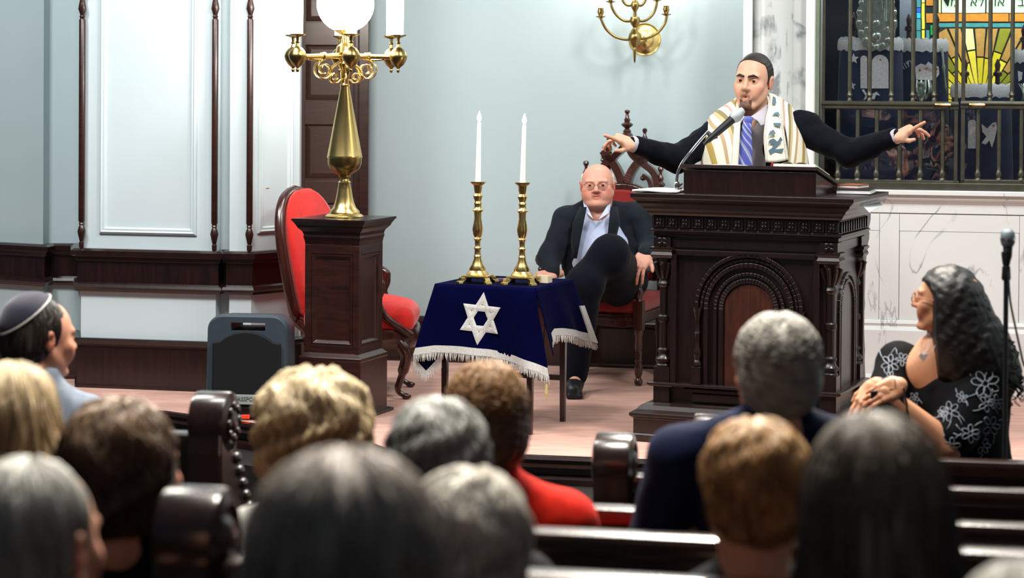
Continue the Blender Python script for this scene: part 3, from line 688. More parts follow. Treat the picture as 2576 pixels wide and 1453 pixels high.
point('globe_glow', (pc.x-.02, pc.y+.27, z0+zg+.02), 14, (1, .96, .9), .1)
point('globe_glow', (pc.x-.3, pc.y-.24, z0+zg+.1), 16, (1, .96, .9), .1)
# ---- candle table
TD = 9.75; th = math.radians(22); ct = W(1345, 727, TD); Tz = ct.z-ST
cdir = Vector((math.cos(th), -math.sin(th), 0)); ddir = Vector((math.sin(th), math.cos(th), 0)); w = .47
cen = Vector((ct.x, ct.y, 0))-cdir*w/2+ddir*w/2
T = thing('side_table', 'small square dark wooden table under a navy velvet cloth', 'table', (cen.x, cen.y, ST), -th)
b = MB(); b.box((0, 0, Tz-.016), (w/2-.004, w/2-.004, .011), b=.003); b.build('tabletop', MT['wood'], T)
b = MB(); b.stack([(0, Tz-.1), (0, Tz-.027)], w/2-.035, w/2-.035); b.build('apron', MT['wood'], T)
for sx in (-1, 1):
    for sy in (-1, 1):
        b = MB(); b.rings([[Vector((sx*(w/2-.03)+dx*r, sy*(w/2-.03)+dy*r, z)) for dx, dy in ((-1, -1), (1, -1), (1, 1), (-1, 1))] for r, z in ((.011, 0), (.015, Tz-.027))]); b.build('leg', MT['wood'], T, bevel=.001)
b = MB(); b.box((0, w/2-.03, .2), (w/2-.04, .008, .012)); b.build('stretcher', MT['wood'], T)
# cloth: top sheet, front drop with flared corners, side drop, back drops
cl = thing('tablecloth', 'navy velvet cloth with silver star and fringe draped over the small table', 'tablecloth', (cen.x, cen.y, ST), -th)
Tinv = (Matrix.Translation((cen.x, cen.y, ST)) @ Matrix.Rotation(-th, 4, 'Z')).inverted()
def tl(px, py, yl=None, xl=None):
    """Local point where the sight line meets the local plane y=yl or x=xl."""
    o = Tinv @ Vector((0, 0, CAMZ)); q = Tinv @ W(px, py, 10); d = q-o
    k = (yl-o.y)/d.y if yl is not None else (xl-o.x)/d.x
    return o+d*k
hw = w/2+.004; zt = Tz
fl = [tl(1092, 717, yl=-hw), tl(1345, 729, yl=-hw)]
# front drop bottom line points (measured along the hem) on a plane leaning outward
bot = [tl(p, q, yl=-hw-.05) for p, q in ((1040, 893), (1090, 885), (1160, 888), (1230, 897), (1300, 915), (1350, 932), (1383, 948))]
NX, NZ = 44, 22; G = []
def lerpP(P, u):
    k = u*(len(P)-1); i = min(int(k), len(P)-2); return P[i].lerp(P[i+1], k-i)
for j in range(NZ+1):
    v = j/NZ; row = []
    for i in range(NX+1):
        u = i/NX; a = Vector((-hw+2*hw*u, -hw, zt+.003)); c = lerpP(bot, u); p = a.lerp(c, v)
        p.y -= .02*math.sin(PI*min(1, v*2))*0.3+.016*v*math.sin(u*17+1)*math.sin(PI*u)*v+.012*v*math.sin(u*9)
        if v < .06: p.z -= .0
        row.append(p)
    G.append(row)
front_G = G
b = MB(); b.grid(G)
# side (right) drop
rb = [tl(p, q, xl=hw+.06) for p, q in ((1376, 846), (1420, 842), (1460, 850), (1492, 862))]
G2 = []
for j in range(NZ+1):
    v = j/NZ; row = []
    for i in range(21):
        u = i/20; a = Vector((hw, -hw+2*hw*u, zt+.003)); c = lerpP(rb, u)
        if u < .2: c = c.lerp(bot[-1]+Vector((-.01, .03, .09)), 1-u/.2)
        p = a.lerp(c, v); p.x += .014*v*math.sin(u*12+2); row.append(p)
    G2.append(row)
b.grid(G2)
# back and left drops
GB = [[Vector((-hw+2*hw*i/12, hw+.01*j/6+.004*math.sin(i*1.3)*j/6, zt+.003-.09*j/6)) for i in range(13)] for j in range(7)]
b.grid(GB)
GLf = []
for j in range(13):
    v = j/12; row = []
    for i in range(13):
        u = i/12; a = Vector((-hw, -hw+2*hw*u, zt+.003)); c = Vector((-hw-.03, hw, zt-.10)).lerp(bot[0], (1-u)**2)
        row.append(a.lerp(c, v)+Vector((-.012*v*math.sin(u*8), 0, 0)))
    GLf.append(row)
b.grid(GLf)
b.box((0, 0, zt), (hw, hw, .003))
co = b.build('velvet', MT['navyv'], cl, smooth=True, auto=60); sd = co.modifiers.new('thick', 'SOLIDIFY'); sd.thickness = .004; sd.offset = 1
# silver trim + fringe
rn = random.Random(2)
def hem(edge, up, n, off):
    trim = MB(); frg = MB()
    """edge: list of points along the hem; up: matching points a little above."""
    for i in range(n):
        u0_, u1_ = i/n, (i+1)/n; a, c = lerpP(edge, u0_), lerpP(edge, u1_); d, e = lerpP(up, u0_), lerpP(up, u1_)
        trim.add([a+off, c+off, e+off, d+off, a-off*.2, c-off*.2, e-off*.2, d-off*.2], [(0, 1, 2, 3), (7, 6, 5, 4), (0, 4, 5, 1), (3, 2, 6, 7), (0, 3, 7, 4), (1, 5, 6, 2)])
    L = sum((edge[i+1]-edge[i]).length for i in range(len(edge)-1)); m = int(L/.0055)
    for k in range(m):
        p = lerpP(edge, (k+.5)/m)+off*.5; q = p+Vector((rn.uniform(-.007, .007), rn.uniform(-.006, .002), -rn.uniform(.026, .036)))
        frg.tube([p+Vector((0, 0, .004)), (p+q)/2+Vector((rn.uniform(-.002, .002), -.002, 0)), q], [.0022, .0024, .0012], 4)
    trim.build('silver_trim', MT['silver'], cl); frg.build('fringe', MT['silver'], cl)
E = [r for r in front_G[-1]]; U = [front_G[-1][i].lerp(front_G[0][i], .105) for i in range(NX+1)]
hem(E, U, 60, Vector((0, -.005, 0)))
E = G2[-1][3:]; U = [G2[-1][i].lerp(G2[0][i], .14) for i in range(3, 21)]; hem(E, U, 30, Vector((.005, 0, 0)))
# vertical trim at the far edge of the side drop, rising towards the table corner
sE = [G2[j][20] for j in range(9, 23)]; sU = [G2[j][20].lerp(G2[j][18], 1) for j in range(9, 23)]; hem(sE, sU, 14, Vector((.011, 0, 0)))
fb = [bot[0]+Vector((0, 0, .0)), tl(1072, 935, yl=-hw-.03), tl(1110, 890, yl=-hw-.02)]
frg2 = MB(); frg2.add([tl(1042, 895, yl=-hw-.035), tl(1072, 940, yl=-hw-.035), tl(1110, 888, yl=-hw-.035)], [(0, 1, 2)])
ob = frg2.build('folded_corner', MT['navyv'], cl); sd = ob.modifiers.new('thick', 'SOLIDIFY'); sd.thickness = .004
hem([tl(1040, 915, yl=-hw-.04), tl(1072, 944, yl=-hw-.04), tl(1112, 905, yl=-hw-.04)], [tl(1040, 897, yl=-hw-.04), tl(1072, 932, yl=-hw-.04), tl(1112, 890, yl=-hw-.04)], 8, Vector((0, -.003, 0)))
b = MB(); p = bot[-1]; b.tube([p+Vector((-.01, -.01, -.03)), p+Vector((-.012, -.01, -.07)), p+Vector((-.008, -.01, -.1))], [.006, .008, .002], 8); b.build('tassel', mat('gold_thread', '#c9b878', .6, var=.2, sc=300), cl)
# star of david
sc = tl(1209, 801, yl=-hw-.03); stm = mat('silver_sequins', '#cfccc6', .38, .35, var=.3, sc=330, bs=.9, bsc=480); b = MB()
rr_o = .103; sw = .0235
def cloth_y(x, z):
    v = max(0, min(1, (zt-z)/(zt-bot[3].z))); return -hw-.05*v-.006-.012*v*math.sin((x+hw)/(2*hw)*9)-.016*v*v*math.sin((x+hw)/(2*hw)*17+1)*math.sin(PI*(x+hw)/(2*hw))
for k, a0 in enumerate((90, -90)):
    V = [Vector((rr_o*math.cos(math.radians(a0+120*i)), 0, rr_o*1.12*math.sin(math.radians(a0+120*i)))) for i in range(3)]
    Vi = [v*(1-2*sw/rr_o*1.0) for v in V]
    for i in range(3):
        A, B, Ci, Di = V[i], V[(i+1) % 3], Vi[(i+1) % 3], Vi[i]; n = 10
        R = []
        for q in range(n+1):
            o_ = A.lerp(B, q/n); i_ = Di.lerp(Ci, q/n); rw = []
            for pt, dy in ((o_, 0), (o_, .006), (o_.lerp(i_, .5), .009), (i_, .006), (i_, 0)):
                t_ = math.radians(-3.5); X = pt.x*math.cos(t_)-pt.z*math.sin(t_); Zz = pt.x*math.sin(t_)+pt.z*math.cos(t_)
                gx, gz = sc.x+X, sc.z+Zz; rw.append(Vector((gx, cloth_y(gx, gz)-dy-(.001*k), gz)))
            R.append(rw)
        b.rings(R)
b.build('star_emblem', stm, cl, smooth=True)
# ---- candlesticks
def candlestick(px, pyb, D, lab, lab2, pyt, cpt, tilt):
    p = W(px, pyb, D); z = ST+Tz+.006; t = thing('candlestick', lab, 'candlestick', (p.x, p.y, z), -math.radians(14), 'brass candlesticks on the velvet cloth')
    H = W(px, pyt, D).z-z
    b = MB()
    for k in range(4):
        Mk = rotz(PI/4+k*PI/2); b.rings([[Mk @ Vector((x, y, zz)) for x, y in ((r0, -w_), (r1, -w_), (r1, w_), (r0, w_))] for zz, r0, r1, w_ in ((0, .082, .104, .016), (.01, .080, .103, .015), (.012, .07, .094, .013), (.028, .058, .088, .013))])
    b.stack([(0, .024), (.004, .026), (.004, .034), (-.004, .038)], .056, .056)
    b.build('foot', MT['brass'], t, bevel=.0015)
    b = MB(); h = H-.036
    pr = [(.048, 0), (.05, .004), (.044, .012), (.036, .02), (.037, .026), (.026, .045), (.018, .065), (.015, .078), (.019, .082), (.014, .09), (.013, .11), (.018, .118), (.012, .126), (.013, .15), (.019, .158), (.014, .164), (.02, .175), (.024, .2), (.02, .225), (.016, .245), (.017, .275), (.026, .283), (.018, .292), (.015, .305), (.018, .312), (.014, .322), (.02, .338), (.022, .345), (.014, .356), (.018, .372), (.02, .392), (.034, .402), (.035, .407), (.014, .408)]
    k = h/.408; b.lathe([(r, .036+z_*k) for r, z_ in pr], n=32); b.build('stem', MT['brass'], t, smooth=True)
    c = thing('candle', lab2, 'candle', (p.x, p.y, z+H-.004), 0, 'lit white candles in the brass candlesticks')
    hc = W(px, cpt, D).z-(z+H); b = MB(); q = Matrix.Rotation(tilt, 3, 'Y')
    b.lathe([(.0125, 0), (.0125, .01), (.0105, hc*.5), (.0085, hc-.004), (.005, hc)], n=20, M=q); b.build('wax', MT['wax'], c, smooth=True)
    b = MB(); b.lathe([(.0008, hc), (.0008, hc+.008)], n=6, M=q); b.build('wick', MT['black'], c)
    b = MB(); b.lathe([(.001, hc+.000), (.008, hc+.008), (.0105, hc+.018), (.006, hc+.032), (.0008, hc+.048)], n=16, M=q); b.build('flame', FL, c, smooth=True)
    point('flame_light', tuple(Vector((p.x, p.y, z+H)) + q @ Vector((0, 0, hc+.05))), .35, (1, .75, .5), .012)
FL = mat('flame', '#fff0d0', .5, var=0, emit='#fff0dc', es=60)
candlestick(1201, 706, 9.97, 'left brass candlestick on the velvet covered table', 'left lit white taper candle', 456, 304, .012)
candlestick(1313, 711, 9.93, 'right brass candlestick on the velvet covered table, next to the matchbox', 'right lit white taper candle', 458, 310, .022)
p = W(1366, 706, 9.98); b = MB(); b.box((0, 0, .017), (.034, .021, .017), b=.001); o = b.build('matchbox', mat('cardboard', '#c9ae92', .7)); o.location = (p.x, p.y, ST+Tz+.0065); o.rotation_euler = (0, 0, -.5); tag(o, 'small tan matchbox on the velvet cloth behind the right candlestick', 'matchbox')
b = MB(); b.box((0, 0, 0), (.018, .0215, .0145)); oo = b.build('tray', mat('tray_card', '#e6d9bf', .7), o); oo.location = (.0175, 0, .017)
b = MB(); b.box((0, 0, .006), (.035, .018, .006), b=.001); p = W(1256, 706, 10.05); o = b.build('match_packet', mat('purple_card', '#6a4a70', .6)); o.location = (p.x, p.y, ST+Tz+.0065); o.rotation_euler = (0, 0, .2); tag(o, 'flat purple match packet lying between the two candlesticks', 'packet')
# ---- red balloon-back armchair
RC = W(880, 900, 11.04); t = thing('armchair', 'balloon-back armchair in bright red velvet and rosewood, behind the pedestal', 'armchair', (RC.x, RC.y, ST), 0); t.scale = (1, 1, .92)
Lc = lambda px, py, D: (W(px, py, D)-Vector((RC.x, RC.y, ST)))
yb, yf = .19, -.17      # far and near sides (chair faces right)
oval = []; nO = 28
for k in range(nO+1):      # outer frame of back: tilted ellipse in a near-vertical plane facing right and towards the lens
    oval.append(k)
def backp(u, v):
    """u across the back (-1 near..1 far), v up 0..1; the back faces right and leans left towards its top."""
    x = -.18-.09*v**1.2+.045*(1-u*u)*-.5; y = u*.235; z = .40+v*.675; q = Matrix.Rotation(-.52, 3, 'Z') @ Vector((0, y, 0)); return Vector((x+q.x+.02, q.y, z))
def wid(v): return math.sqrt(max(0, 1-((v-.58)/.45)**2)) if v > .58 else .55+.45*math.sqrt(max(0, 1-((v-.58)/.62)**2))
b = MB(); G = []
for j in range(25):
    v = .03+.99*j/24; ww = wid(v)*.86; G.append([backp(ww*(-1+2*i/14), v)+Vector((.045*math.cos(PI*(-.5+i/14))*math.sin(PI*min(1, max(0, j/24)))+.012, 0, 0)) for i in range(15)])
b.grid(G); o = b.build('back_cushion', MT['red'], t, smooth=True); sd = o.modifiers.new('t', 'SOLIDIFY'); sd.thickness = .05; sd.offset = -1
b = MB(); P = [backp(-wid(j/24*.99+.0)*.96, j/24*.99) for j in range(25)]+[backp(0, 1.035)]+[backp(wid(j/24*.99)*.96, j/24*.99) for j in range(24, -1, -1)]
P = [Vector(p) for p in P]; P = [Vector((-.2, -.18, .05)), Vector((-.17, -.16, .3))]+P+[Vector((-.14, .22, .3)), Vector((-.17, .24, .05))]
b.tube(crom(P, 2), .021, 10, flat=(1.2, .9)); b.build('back_frame', MT['chairw'], t, smooth=True)
f = SDF((-.35, -.36, .2), (.46, .36, .58), .009); f.rbox((.06, 0, .42), (.27, .255, .07), .055); f.ell((.07, 0, .44), (.27, .25, .1), .05)
f.build('seat_cushion', MT['red'], t)
b = MB(); b.rings([[Vector((x*s+.06, y*s, z)) for x, y in [(.29*math.copysign(abs(math.cos(a))**.6, math.cos(a)), .27*math.copysign(abs(math.sin(a))**.6, math.sin(a))) for a in [2*PI*k/32 for k in range(32)]]] for z, s in ((.27, .97), (.3, 1.0), (.35, 1.0), (.37, .98))]); b.build('seat_rail', MT['chairw'], t, smooth=True)
for sy in (-1, 1):
    b = MB(); b.tube(crom([(-.13, sy*.262, .68), (-.05, sy*.27, .672), (.06, sy*.275, .655), (.15, sy*.275, .63), (.165, sy*.27, .58), (.15, sy*.26, .52), (.19, sy*.255, .44), (.26, sy*.24, .385), (.31, sy*.22, .34)], 5), [.018]*10+[.026]*8+[.022]*23, 10); b.build('armrest', MT['chairw'], t, smooth=True)
    f = SDF((-.2, sy*.275-.07, .6), (.14, sy*.275+.07, .74), .007); f.cap((-.08, sy*.275, .675), (.07, sy*.275, .675), .03, k=.01); f.build('arm_pad', MT['red'], t)
for (sx, sy) in ((.27, -.21), (.27, .21)):
    b = MB(); b.tube(crom([(sx-.03, sy, .32), (sx+.02, sy*1.04, .24), (sx+.0, sy, .13), (sx-.02, sy, .05), (sx+.015, sy, .02)], 5), [.034]*5+[.028]*5+[.018]*5+[.014]*5+[.016], 10); b.ell((sx+.022, sy, .016), (.024, .018, .016)); b.build('leg', MT['chairw'], t, smooth=True)
# ---- throne chair
def throne():
    C = W(1525, 800, 11.70); t = thing('throne_chair', 'tall carved gothic throne chair with red seat behind the seated man', 'chair', (C.x, C.y, ST), -math.radians(20))
    Mi = (Matrix.Translation((C.x, C.y, ST)) @ Matrix.Rotation(-math.radians(20), 4, 'Z')).inverted(); YB = .18
    def q(px, py, y=YB):
        o = Mi @ Vector((0, 0, CAMZ)); d = Mi @ W(px, py, 10) - o; k = (y-o.y)/d.y; p = o+d*k; return p.x, p.z
    fin = lambda b, x, z, y, s=1: b.lathe([(.016*s, -.02), (.02*s, 0), (.012*s, .008*s), (.02*s, .03*s), (.012*s, .045*s), (.008*s, .06*s), (.016*s, .075*s), (.014*s, .088*s), (.002, .095*s)], (x, y, z), 14)
    # posts
    for px, top, nm in ((1474, 455, 'l'), (1662, 470, 'r')):
        x, z = q(px, top); b = MB(); b.lathe([(.024, 0), (.024, .3), (.018, .31), (.018, z-.2), (.022, z-.19), (.022, z-.04), (.016, z-.03), (.02, z-.01), (.012, z)], (x, YB, 0), 16); b.lathe([(.012, 0), (.024, .012), (.026, .02), (.012, .035), (.018, .05), (.01, .065), (.007, .08), (.017, .1), (.012, .112), (.002, .115)], (x, YB, z-.005), 14); b.build('post', MT['chairw'], t, smooth=True)
    # tracery
    b = MB(); y0, y1 = YB-.025, YB+.02
    X = lambda pts: [q(a, c) for a, c in pts]
    w_ = .034
    def B(pts, w=w_): b.band([tuple(p[:2]) for p in crom([(a[0], a[1], 0) for a in X(pts)], 6)], w, y0, y1)
    B([(1480, 500), (1492, 460), (1512, 425), (1545, 395), (1568, 372), (1578, 340)]); B([(1656, 500), (1654, 460), (1644, 432), (1618, 410), (1590, 385), (1578, 340)])
    B([(1527, 388), (1545, 412), (1560, 440), (1568, 470)], .042); B([(1628, 395), (1604, 412), (1586, 440), (1576, 470)], .042)
    B([(1516, 380), (1540, 400), (1556, 384), (1576, 364)], .03); B([(1640, 385), (1610, 398), (1596, 384), (1578, 364)], .03)
    B([(1500, 480), (1530, 470), (1568, 466), (1605, 472), (1640, 495)], .03)
    B([(1618, 440), (1634, 452), (1640, 475), (1640, 505)], .02); B([(1520, 440), (1506, 452), (1500, 475), (1498, 505)], .02)
    for a, c in ((1518, 402), (1522, 372), (1519, 392), (1634, 372), (1618, 448), (1600, 385)): x, z = q(a, c); b.ell((x, YB, z), (.016, .02, .014), 10, 8)
    x, z = q(1525, 378); b.tube([(x, YB, z-.03), (x-.008, YB, z), (x-.022, YB, z-.01)], [.018, .014, .006], 8)
    b.build('tracery', MT['chairw'], t, bevel=.004)
    b = MB(); x, zt_ = q(1578, 276); _, zb_ = q(1578, 345)
    hh = zt_-zb_; b.lathe([(.034, 0), (.036, hh*.06), (.02, hh*.18), (.024, hh*.22), (.012, hh*.32), (.03, hh*.42), (.033, hh*.48), (.014, hh*.56), (.018, hh*.64), (.012, hh*.70), (.008, hh*.85), (.016, hh*.93), (.012, hh*.99), (.002, hh)], (x, YB, zb_), 16); b.build('finial', MT['chairw'], t, smooth=True)
    for a, c in ((1622, 350), (1532, 372)):
        b = MB(); x, z = q(a, c); fin(b, x, z-.02, YB, .85); b.lathe([(.01, -.12), (.014, -.02)], (x, YB, z), 10); b.build('finial', MT['chairw'], t, smooth=True)
    # upholstered back
    x0, _ = q(1490, 600); x1, z1 = q(1650, 500); _, zt_ = q(1570, 474); b = MB(); pl = [(x0, .5), (x1, .5), (x1, z1)]+[(x1+(x0-x1)*k/10, z1+(zt_-z1)*math.sin(PI*k/10)) for k in range(1, 10)]+[(x0, z1)]
    b.prism(pl, YB-.05, YB); b.build('back_panel', MT['redd'], t, bevel=.012)
    b = MB(); b.band([(x0-.01, .5), (x0-.01, z1)]+[(x0+(x1-x0)*k/12, z1+.012+(zt_-z1)*math.sin(PI*k/12)) for k in range(13)]+[(x1+.01, .5)], .028, YB-.045, YB+.01); b.build('back_frame', MT['chairw'], t, bevel=.004)
    # seat
    xs0, xs1 = -.28, .28; zs_ = .37
    f = SDF((-.36, -.36, .3), (.32, .26, .52), .009); f.rbox(((xs0+xs1)/2, -.04, zs_+.035), ((xs1-xs0)/2, .25, .045), .035); f.build('seat_cushion', MT['redd'], t)
    b = MB(); b.box(((xs0+xs1)/2, -.04, zs_-.03), ((xs1-xs0)/2-.004, .25, .028), b=.006); b.prism([(xs0+.02, zs_-.058), (xs0+.1, zs_-.075), ((xs0+xs1)/2, zs_-.062), (xs1-.1, zs_-.075), (xs1-.02, zs_-.058), (xs1-.02, zs_-.03), (xs0+.02, zs_-.03)], -.292, -.27); b.box(((xs0+xs1)/2, -.292, zs_-.03), ((xs1-xs0)/2-.05, .004, .008)); b.build('seat_rail', MT['chairw'], t, bevel=.003)
    for sx, x in (('l', xs0+.01), ('r', xs1-.02)):
        for y in (-.27, .19):
            b = MB(); b.lathe([(.014, 0), (.022, .012), (.02, .03), (.012, .04), (.02, .06), (.022, .1), (.016, .12), (.02, .13), (.016, .14), (.02, .17), (.016, .18), (.02, .19), (.018, .25), (.024, .27), (.024, .29)], (x, y, 0), 16); b.box((x, y, .36), (.025, .025, .075)); b.build('leg', MT['chairw'], t, smooth=True, auto=35)
        b = MB(); b.lathe([(.02, .43), (.014, .445), (.02, .46), (.024, .48), (.014, .5), (.02, .515), (.014, .53), (.02, .55), (.014, .565), (.018, .58), (.012, .592), (.026, .605), (.033, .625), (.028, .65), (.012, .662)], (x, -.27, 0), 18); b.build('arm_post', MT['chairw'], t, smooth=True)
        b = MB(); b.tube(crom([(x, -.25, .6), (x, -.1, .585), (x, .05, .6), (x, .19, .64)], 5), .019, 10); b.build('armrest', MT['chairw'], t, smooth=True)
    return t, C
THR, TC = throne()
# ---- powered loudspeaker
p = W(622, 1055, 10.15); t = thing('loudspeaker', 'black portable loudspeaker with carry handle and grey nameplate on the stage', 'loudspeaker', (p.x, p.y, ST), -.1)
s_ = 5600/10.15; hw_, Hh = 222/s_/2, 258/s_
def shell(y, k, top=.0): # rounded body outline
    P = []; r = .07*k; w0, w1, hh = hw_*k*.97, hw_*k*.93, Hh*k
    P += [(-w0, 0), (w0, 0), (w1, hh-r-.02)]
    P += [(w1-r+r*math.cos(a), hh-r+r*math.sin(a)-.0) for a in [k_*PI/16 for k_ in range(0, 9)]]
    P += [(-w1+r+r*math.cos(a), hh-r+r*math.sin(a)) for a in [PI/2+k_*PI/16 for k_ in range(0, 9)]]
    P += [(-w1, hh-r-.02)]
    return [Vector((x, y, z+.012+(1-k)*Hh*.45)) for x, z in P]
hx, hz0, hz1 = .135, Hh-.060, Hh-.022
b = MB(); b.rings([shell(y, k) for y, k in ((.24, .8), (.2, .95), (.03, 1), (.0, .995), (-.012, .965), (-.012, .90))]); bo = b.build('body', MT['grey'], t, smooth=True, auto=50)
cut = MB(); cut.stack([(0, -.4), (0, .4)], hx/1.7, (hz1-hz0)/2, (.004, 0, (hz0+hz1)/2+.0), Matrix.Rotation(PI/2, 3, 'X')); 
co = cut.build('handle_hole', MT['grey']); co.parent = t
bpy.context.view_layer.update()
bmod = bo.modifiers.new('hole', 'BOOLEAN'); bmod.object = co; bmod.solver = 'EXACT'
bpy.context.view_layer.update(); dg = bpy.context.evaluated_depsgraph_get(); me = bpy.data.meshes.new_from_object(bo.evaluated_get(dg)); bo.modifiers.clear(); bo.data = me; bpy.data.objects.remove(co)
b = MB(); g0 = [(-hw_*.80, .05), (hw_*.80, .05), (hw_*.78, Hh*.76)]+arc(0, Hh*.60, hw_*.78, 40, 140, 10, Hh*.27)+[(-hw_*.78, Hh*.76)]
b.prism(g0, -.03, -.008); b.build('grille', MT['grill'], t, smooth=False, bevel=.006)
b = MB(); b.box((.002, -.034, .098), (.066, .004, .022), b=.001); npz = b.build('nameplate', mat('grey_plate', '#a4a8a4', .5), t)
text_mesh('PASSPORT', .026, Matrix.Translation((.008, -.039, .1)) @ Matrix.Rotation(PI/2, 4, 'X'), mat('plate_ink', '#5a6462', .6), 'lettering', npz, .0006)
b = MB(); b.ell((-.055, -.039, .1), (.008, .001, .008), 16, 8); b.build('badge', bpy.data.materials['plate_ink'], npz)
b = MB(); b.box((.0, -.034, .02), (.018, .004, .009), b=.002); b.build('power_switch', mat('red_switch', '#e0391c', .4, emit='#ff3010', es=.8), t)
for sx in (-1, 1):
    b = MB(); b.box((sx*.11, .1, .008), (.02, .08, .009)); b.build('foot', MT['black'], t)
# ---- microphone stand on the right
MD = 6.98; p = W(2532, 600, MD); zf = FZ(p.y); t = thing('microphone_stand', 'straight black microphone stand with grey microphone at far right', 'microphone stand', (p.x, p.y, zf))
Zm = lambda y: W(2532, y, MD).z-zf
b = MB(); b.lathe([(.008, .02), (.008, Zm(700))], n=12); b.lathe([(.012, Zm(705)), (.015, Zm(700)), (.013, Zm(670)), (.008, Zm(668))], n=14); b.build('pole', MT['black'], t, smooth=True)
b = MB(); b.lathe([(.12, 0), (.125, .01), (.11, .02), (.02, .028), (.012, .05)], n=28); b.build('base', MT['black'], t, smooth=True)
b = MB(); b.lathe([(.009, Zm(672)), (.013, Zm(660)), (.016, Zm(640)), (.016, Zm(633))], n=16); b.build('clip', MT['black'], t, smooth=True)
mc = thing('microphone', 'black handheld microphone with grey ball head, on the stand at far right', 'microphone', (p.x+.004, p.y, zf+Zm(655)))
dz = Zm(575)-Zm(655)
b = MB(); b.lathe([(.010, 0), (.0135, .012), (.016, dz*.6), (.0165, dz-.052)], n=20); b.build('handle', mat('mic_body', '#2a3036', .5), mc, smooth=True)
b = MB(); b.lathe([(.017, dz-.055), (.022, dz-.045), (.0235, dz-.03), (.0215, dz-.012), (.012, dz-.002), (.002, dz)], n=24); b.build('grille_head', mat('mic_mesh', '#6b767c', .45, .6, bs=.6, bsc=900), mc, smooth=True)
b = MB(); b.lathe([(.0235, dz-.036), (.0245, dz-.032), (.0235, dz-.028)], n=24); b.build('ring', MT['steel'], mc, smooth=True)
P = [W(2534, 655, MD), W(2537, 700, MD-.02), W(2542, 760, MD-.04), W(2556, 830, MD-.03), W(2572, 905, MD), W(2600, 1050, MD)]
P += [Vector((P[-1].x+.05, P[-1].y, FZ(MD)+.01)), Vector((P[-1].x+.4, P[-1].y+.3, FZ(MD+.3)+.01))]
b = MB(); b.tube(crom(P, 6), .0035, 6); o = b.build('microphone_cable', MT['black']); tag(o, 'thin black microphone cable hanging beside the stand at far right', 'cable')
# ---- wall sconce
SDp = 11.86; p = W(1597, 97, SDp); t = thing('wall_sconce', 'brass wall candelabra with curved arms and round backplate on the back wall', 'sconce', p)
r_ = lambda px, py, D=SDp: W(px, py, D)-p
s_ = 5600/SDp; yw = PB0[1]+(p.x-PB0[0])*(PB1[1]-PB0[1])/(PB1[0]-PB0[0])
pp = W(1624, 99, 12.02); pp.y = yw-.002; Mn = Matrix.Rotation(PI/2, 3, 'X') @ Matrix.Identity(3)
b = MB(); b.lathe([(.088, 0), (.092, .008), (.086, .016), (.078, .014), (.07, .022), (.05, .034), (.03, .04), (.02, .052), (.01, .054)], pp-p, 40, Matrix.Rotation(-math.radians(11), 3, 'Z') @ Mn); b.build('backplate', MT['brass'], t, smooth=True)
b = MB(); b.tube(crom([pp-p+Vector((0, -.04, 0)), (pp-p)*.5+Vector((0, 0, -.02)), Vector((0, 0, -.01))], 6), .013, 12); b.build('bracket', MT['brassd'], t, smooth=True)
Zs = lambda py: r_(1597, py).z
b = MB(); b.lathe([(.002, Zs(158)), (.006, Zs(152)), (.008, Zs(130)), (.011, Zs(122)), (.009, Zs(120)), (.022, Zs(112)), (.032, Zs(100)), (.036, Zs(95)), (.03, Zs(84)), (.014, Zs(78)), (.009, Zs(70)), (.014, Zs(66)), (.022, Zs(61)), (.03, Zs(52)), (.024, Zs(43)), (.01, Zs(40)), (.008, Zs(30)), (.012, Zs(26)), (.02, Zs(20)), (.024, Zs(12)), (.018, Zs(4)), (.008, Zs(0)), (.008, Zs(-30)), (.02, Zs(-36)), (.01, Zs(-44)), (.01, Zs(-60))], n=24); b.build('column', MT['brassd'], t, smooth=True)
def sarm(pts, cup):
    b = MB(); b.tube(crom([r_(*q_) for q_ in pts], 7), .0075, 10); a = b.build('arm', MT['brassd'], t, smooth=True)
    c = r_(*cup); b = MB(); b.lathe([(.008, -.03), (.026, -.022), (.027, -.019), (.01, -.017), (.014, -.008), (.018, .004), (.014, .018), (.016, .024), (.01, .025)], c, 16); b.build('cup', MT['brassd'], t, smooth=True)
    b = MB(); b.lathe([(.0095, .022), (.0085, .15)], c, 14); b.build('candle_sleeve', MT['wax'], t, smooth=True)
    b = MB(); b.lathe([(.004, .15), (.011, .165), (.009, .19), (.002, .215)], c, 12); b.build('candle_bulb', bpy.data.materials['lit_globe'], t, smooth=True)
sarm([(1588, 99), (1570, 99), (1545, 91), (1524, 72), (1513, 50), (1511, 44)], (1511, 32))
sarm([(1606, 97), (1630, 95), (1655, 82), (1672, 60), (1677, 42), (1676, 38)], (1676, 26))
sarm([(1588, 53), (1570, 52), (1551, 38), (1540, 20), (1536, 4)], (1536, -6)); sarm([(1606, 53), (1625, 51), (1643, 35), (1651, 15), (1653, 0)], (1653, -10))
sarm([(1590, 13), (1578, 13), (1568, 4), (1562, -15), (1561, -28)], (1561, -38)); sarm([(1605, 13), (1615, 13), (1624, 0), (1629, -18), (1630, -30)], (1630, -40))
for dx in (-.16, .0, .17): point('sconce_glow', (p.x+dx, p.y-.0, p.z+.5), 5, (1, .94, .84), .04)
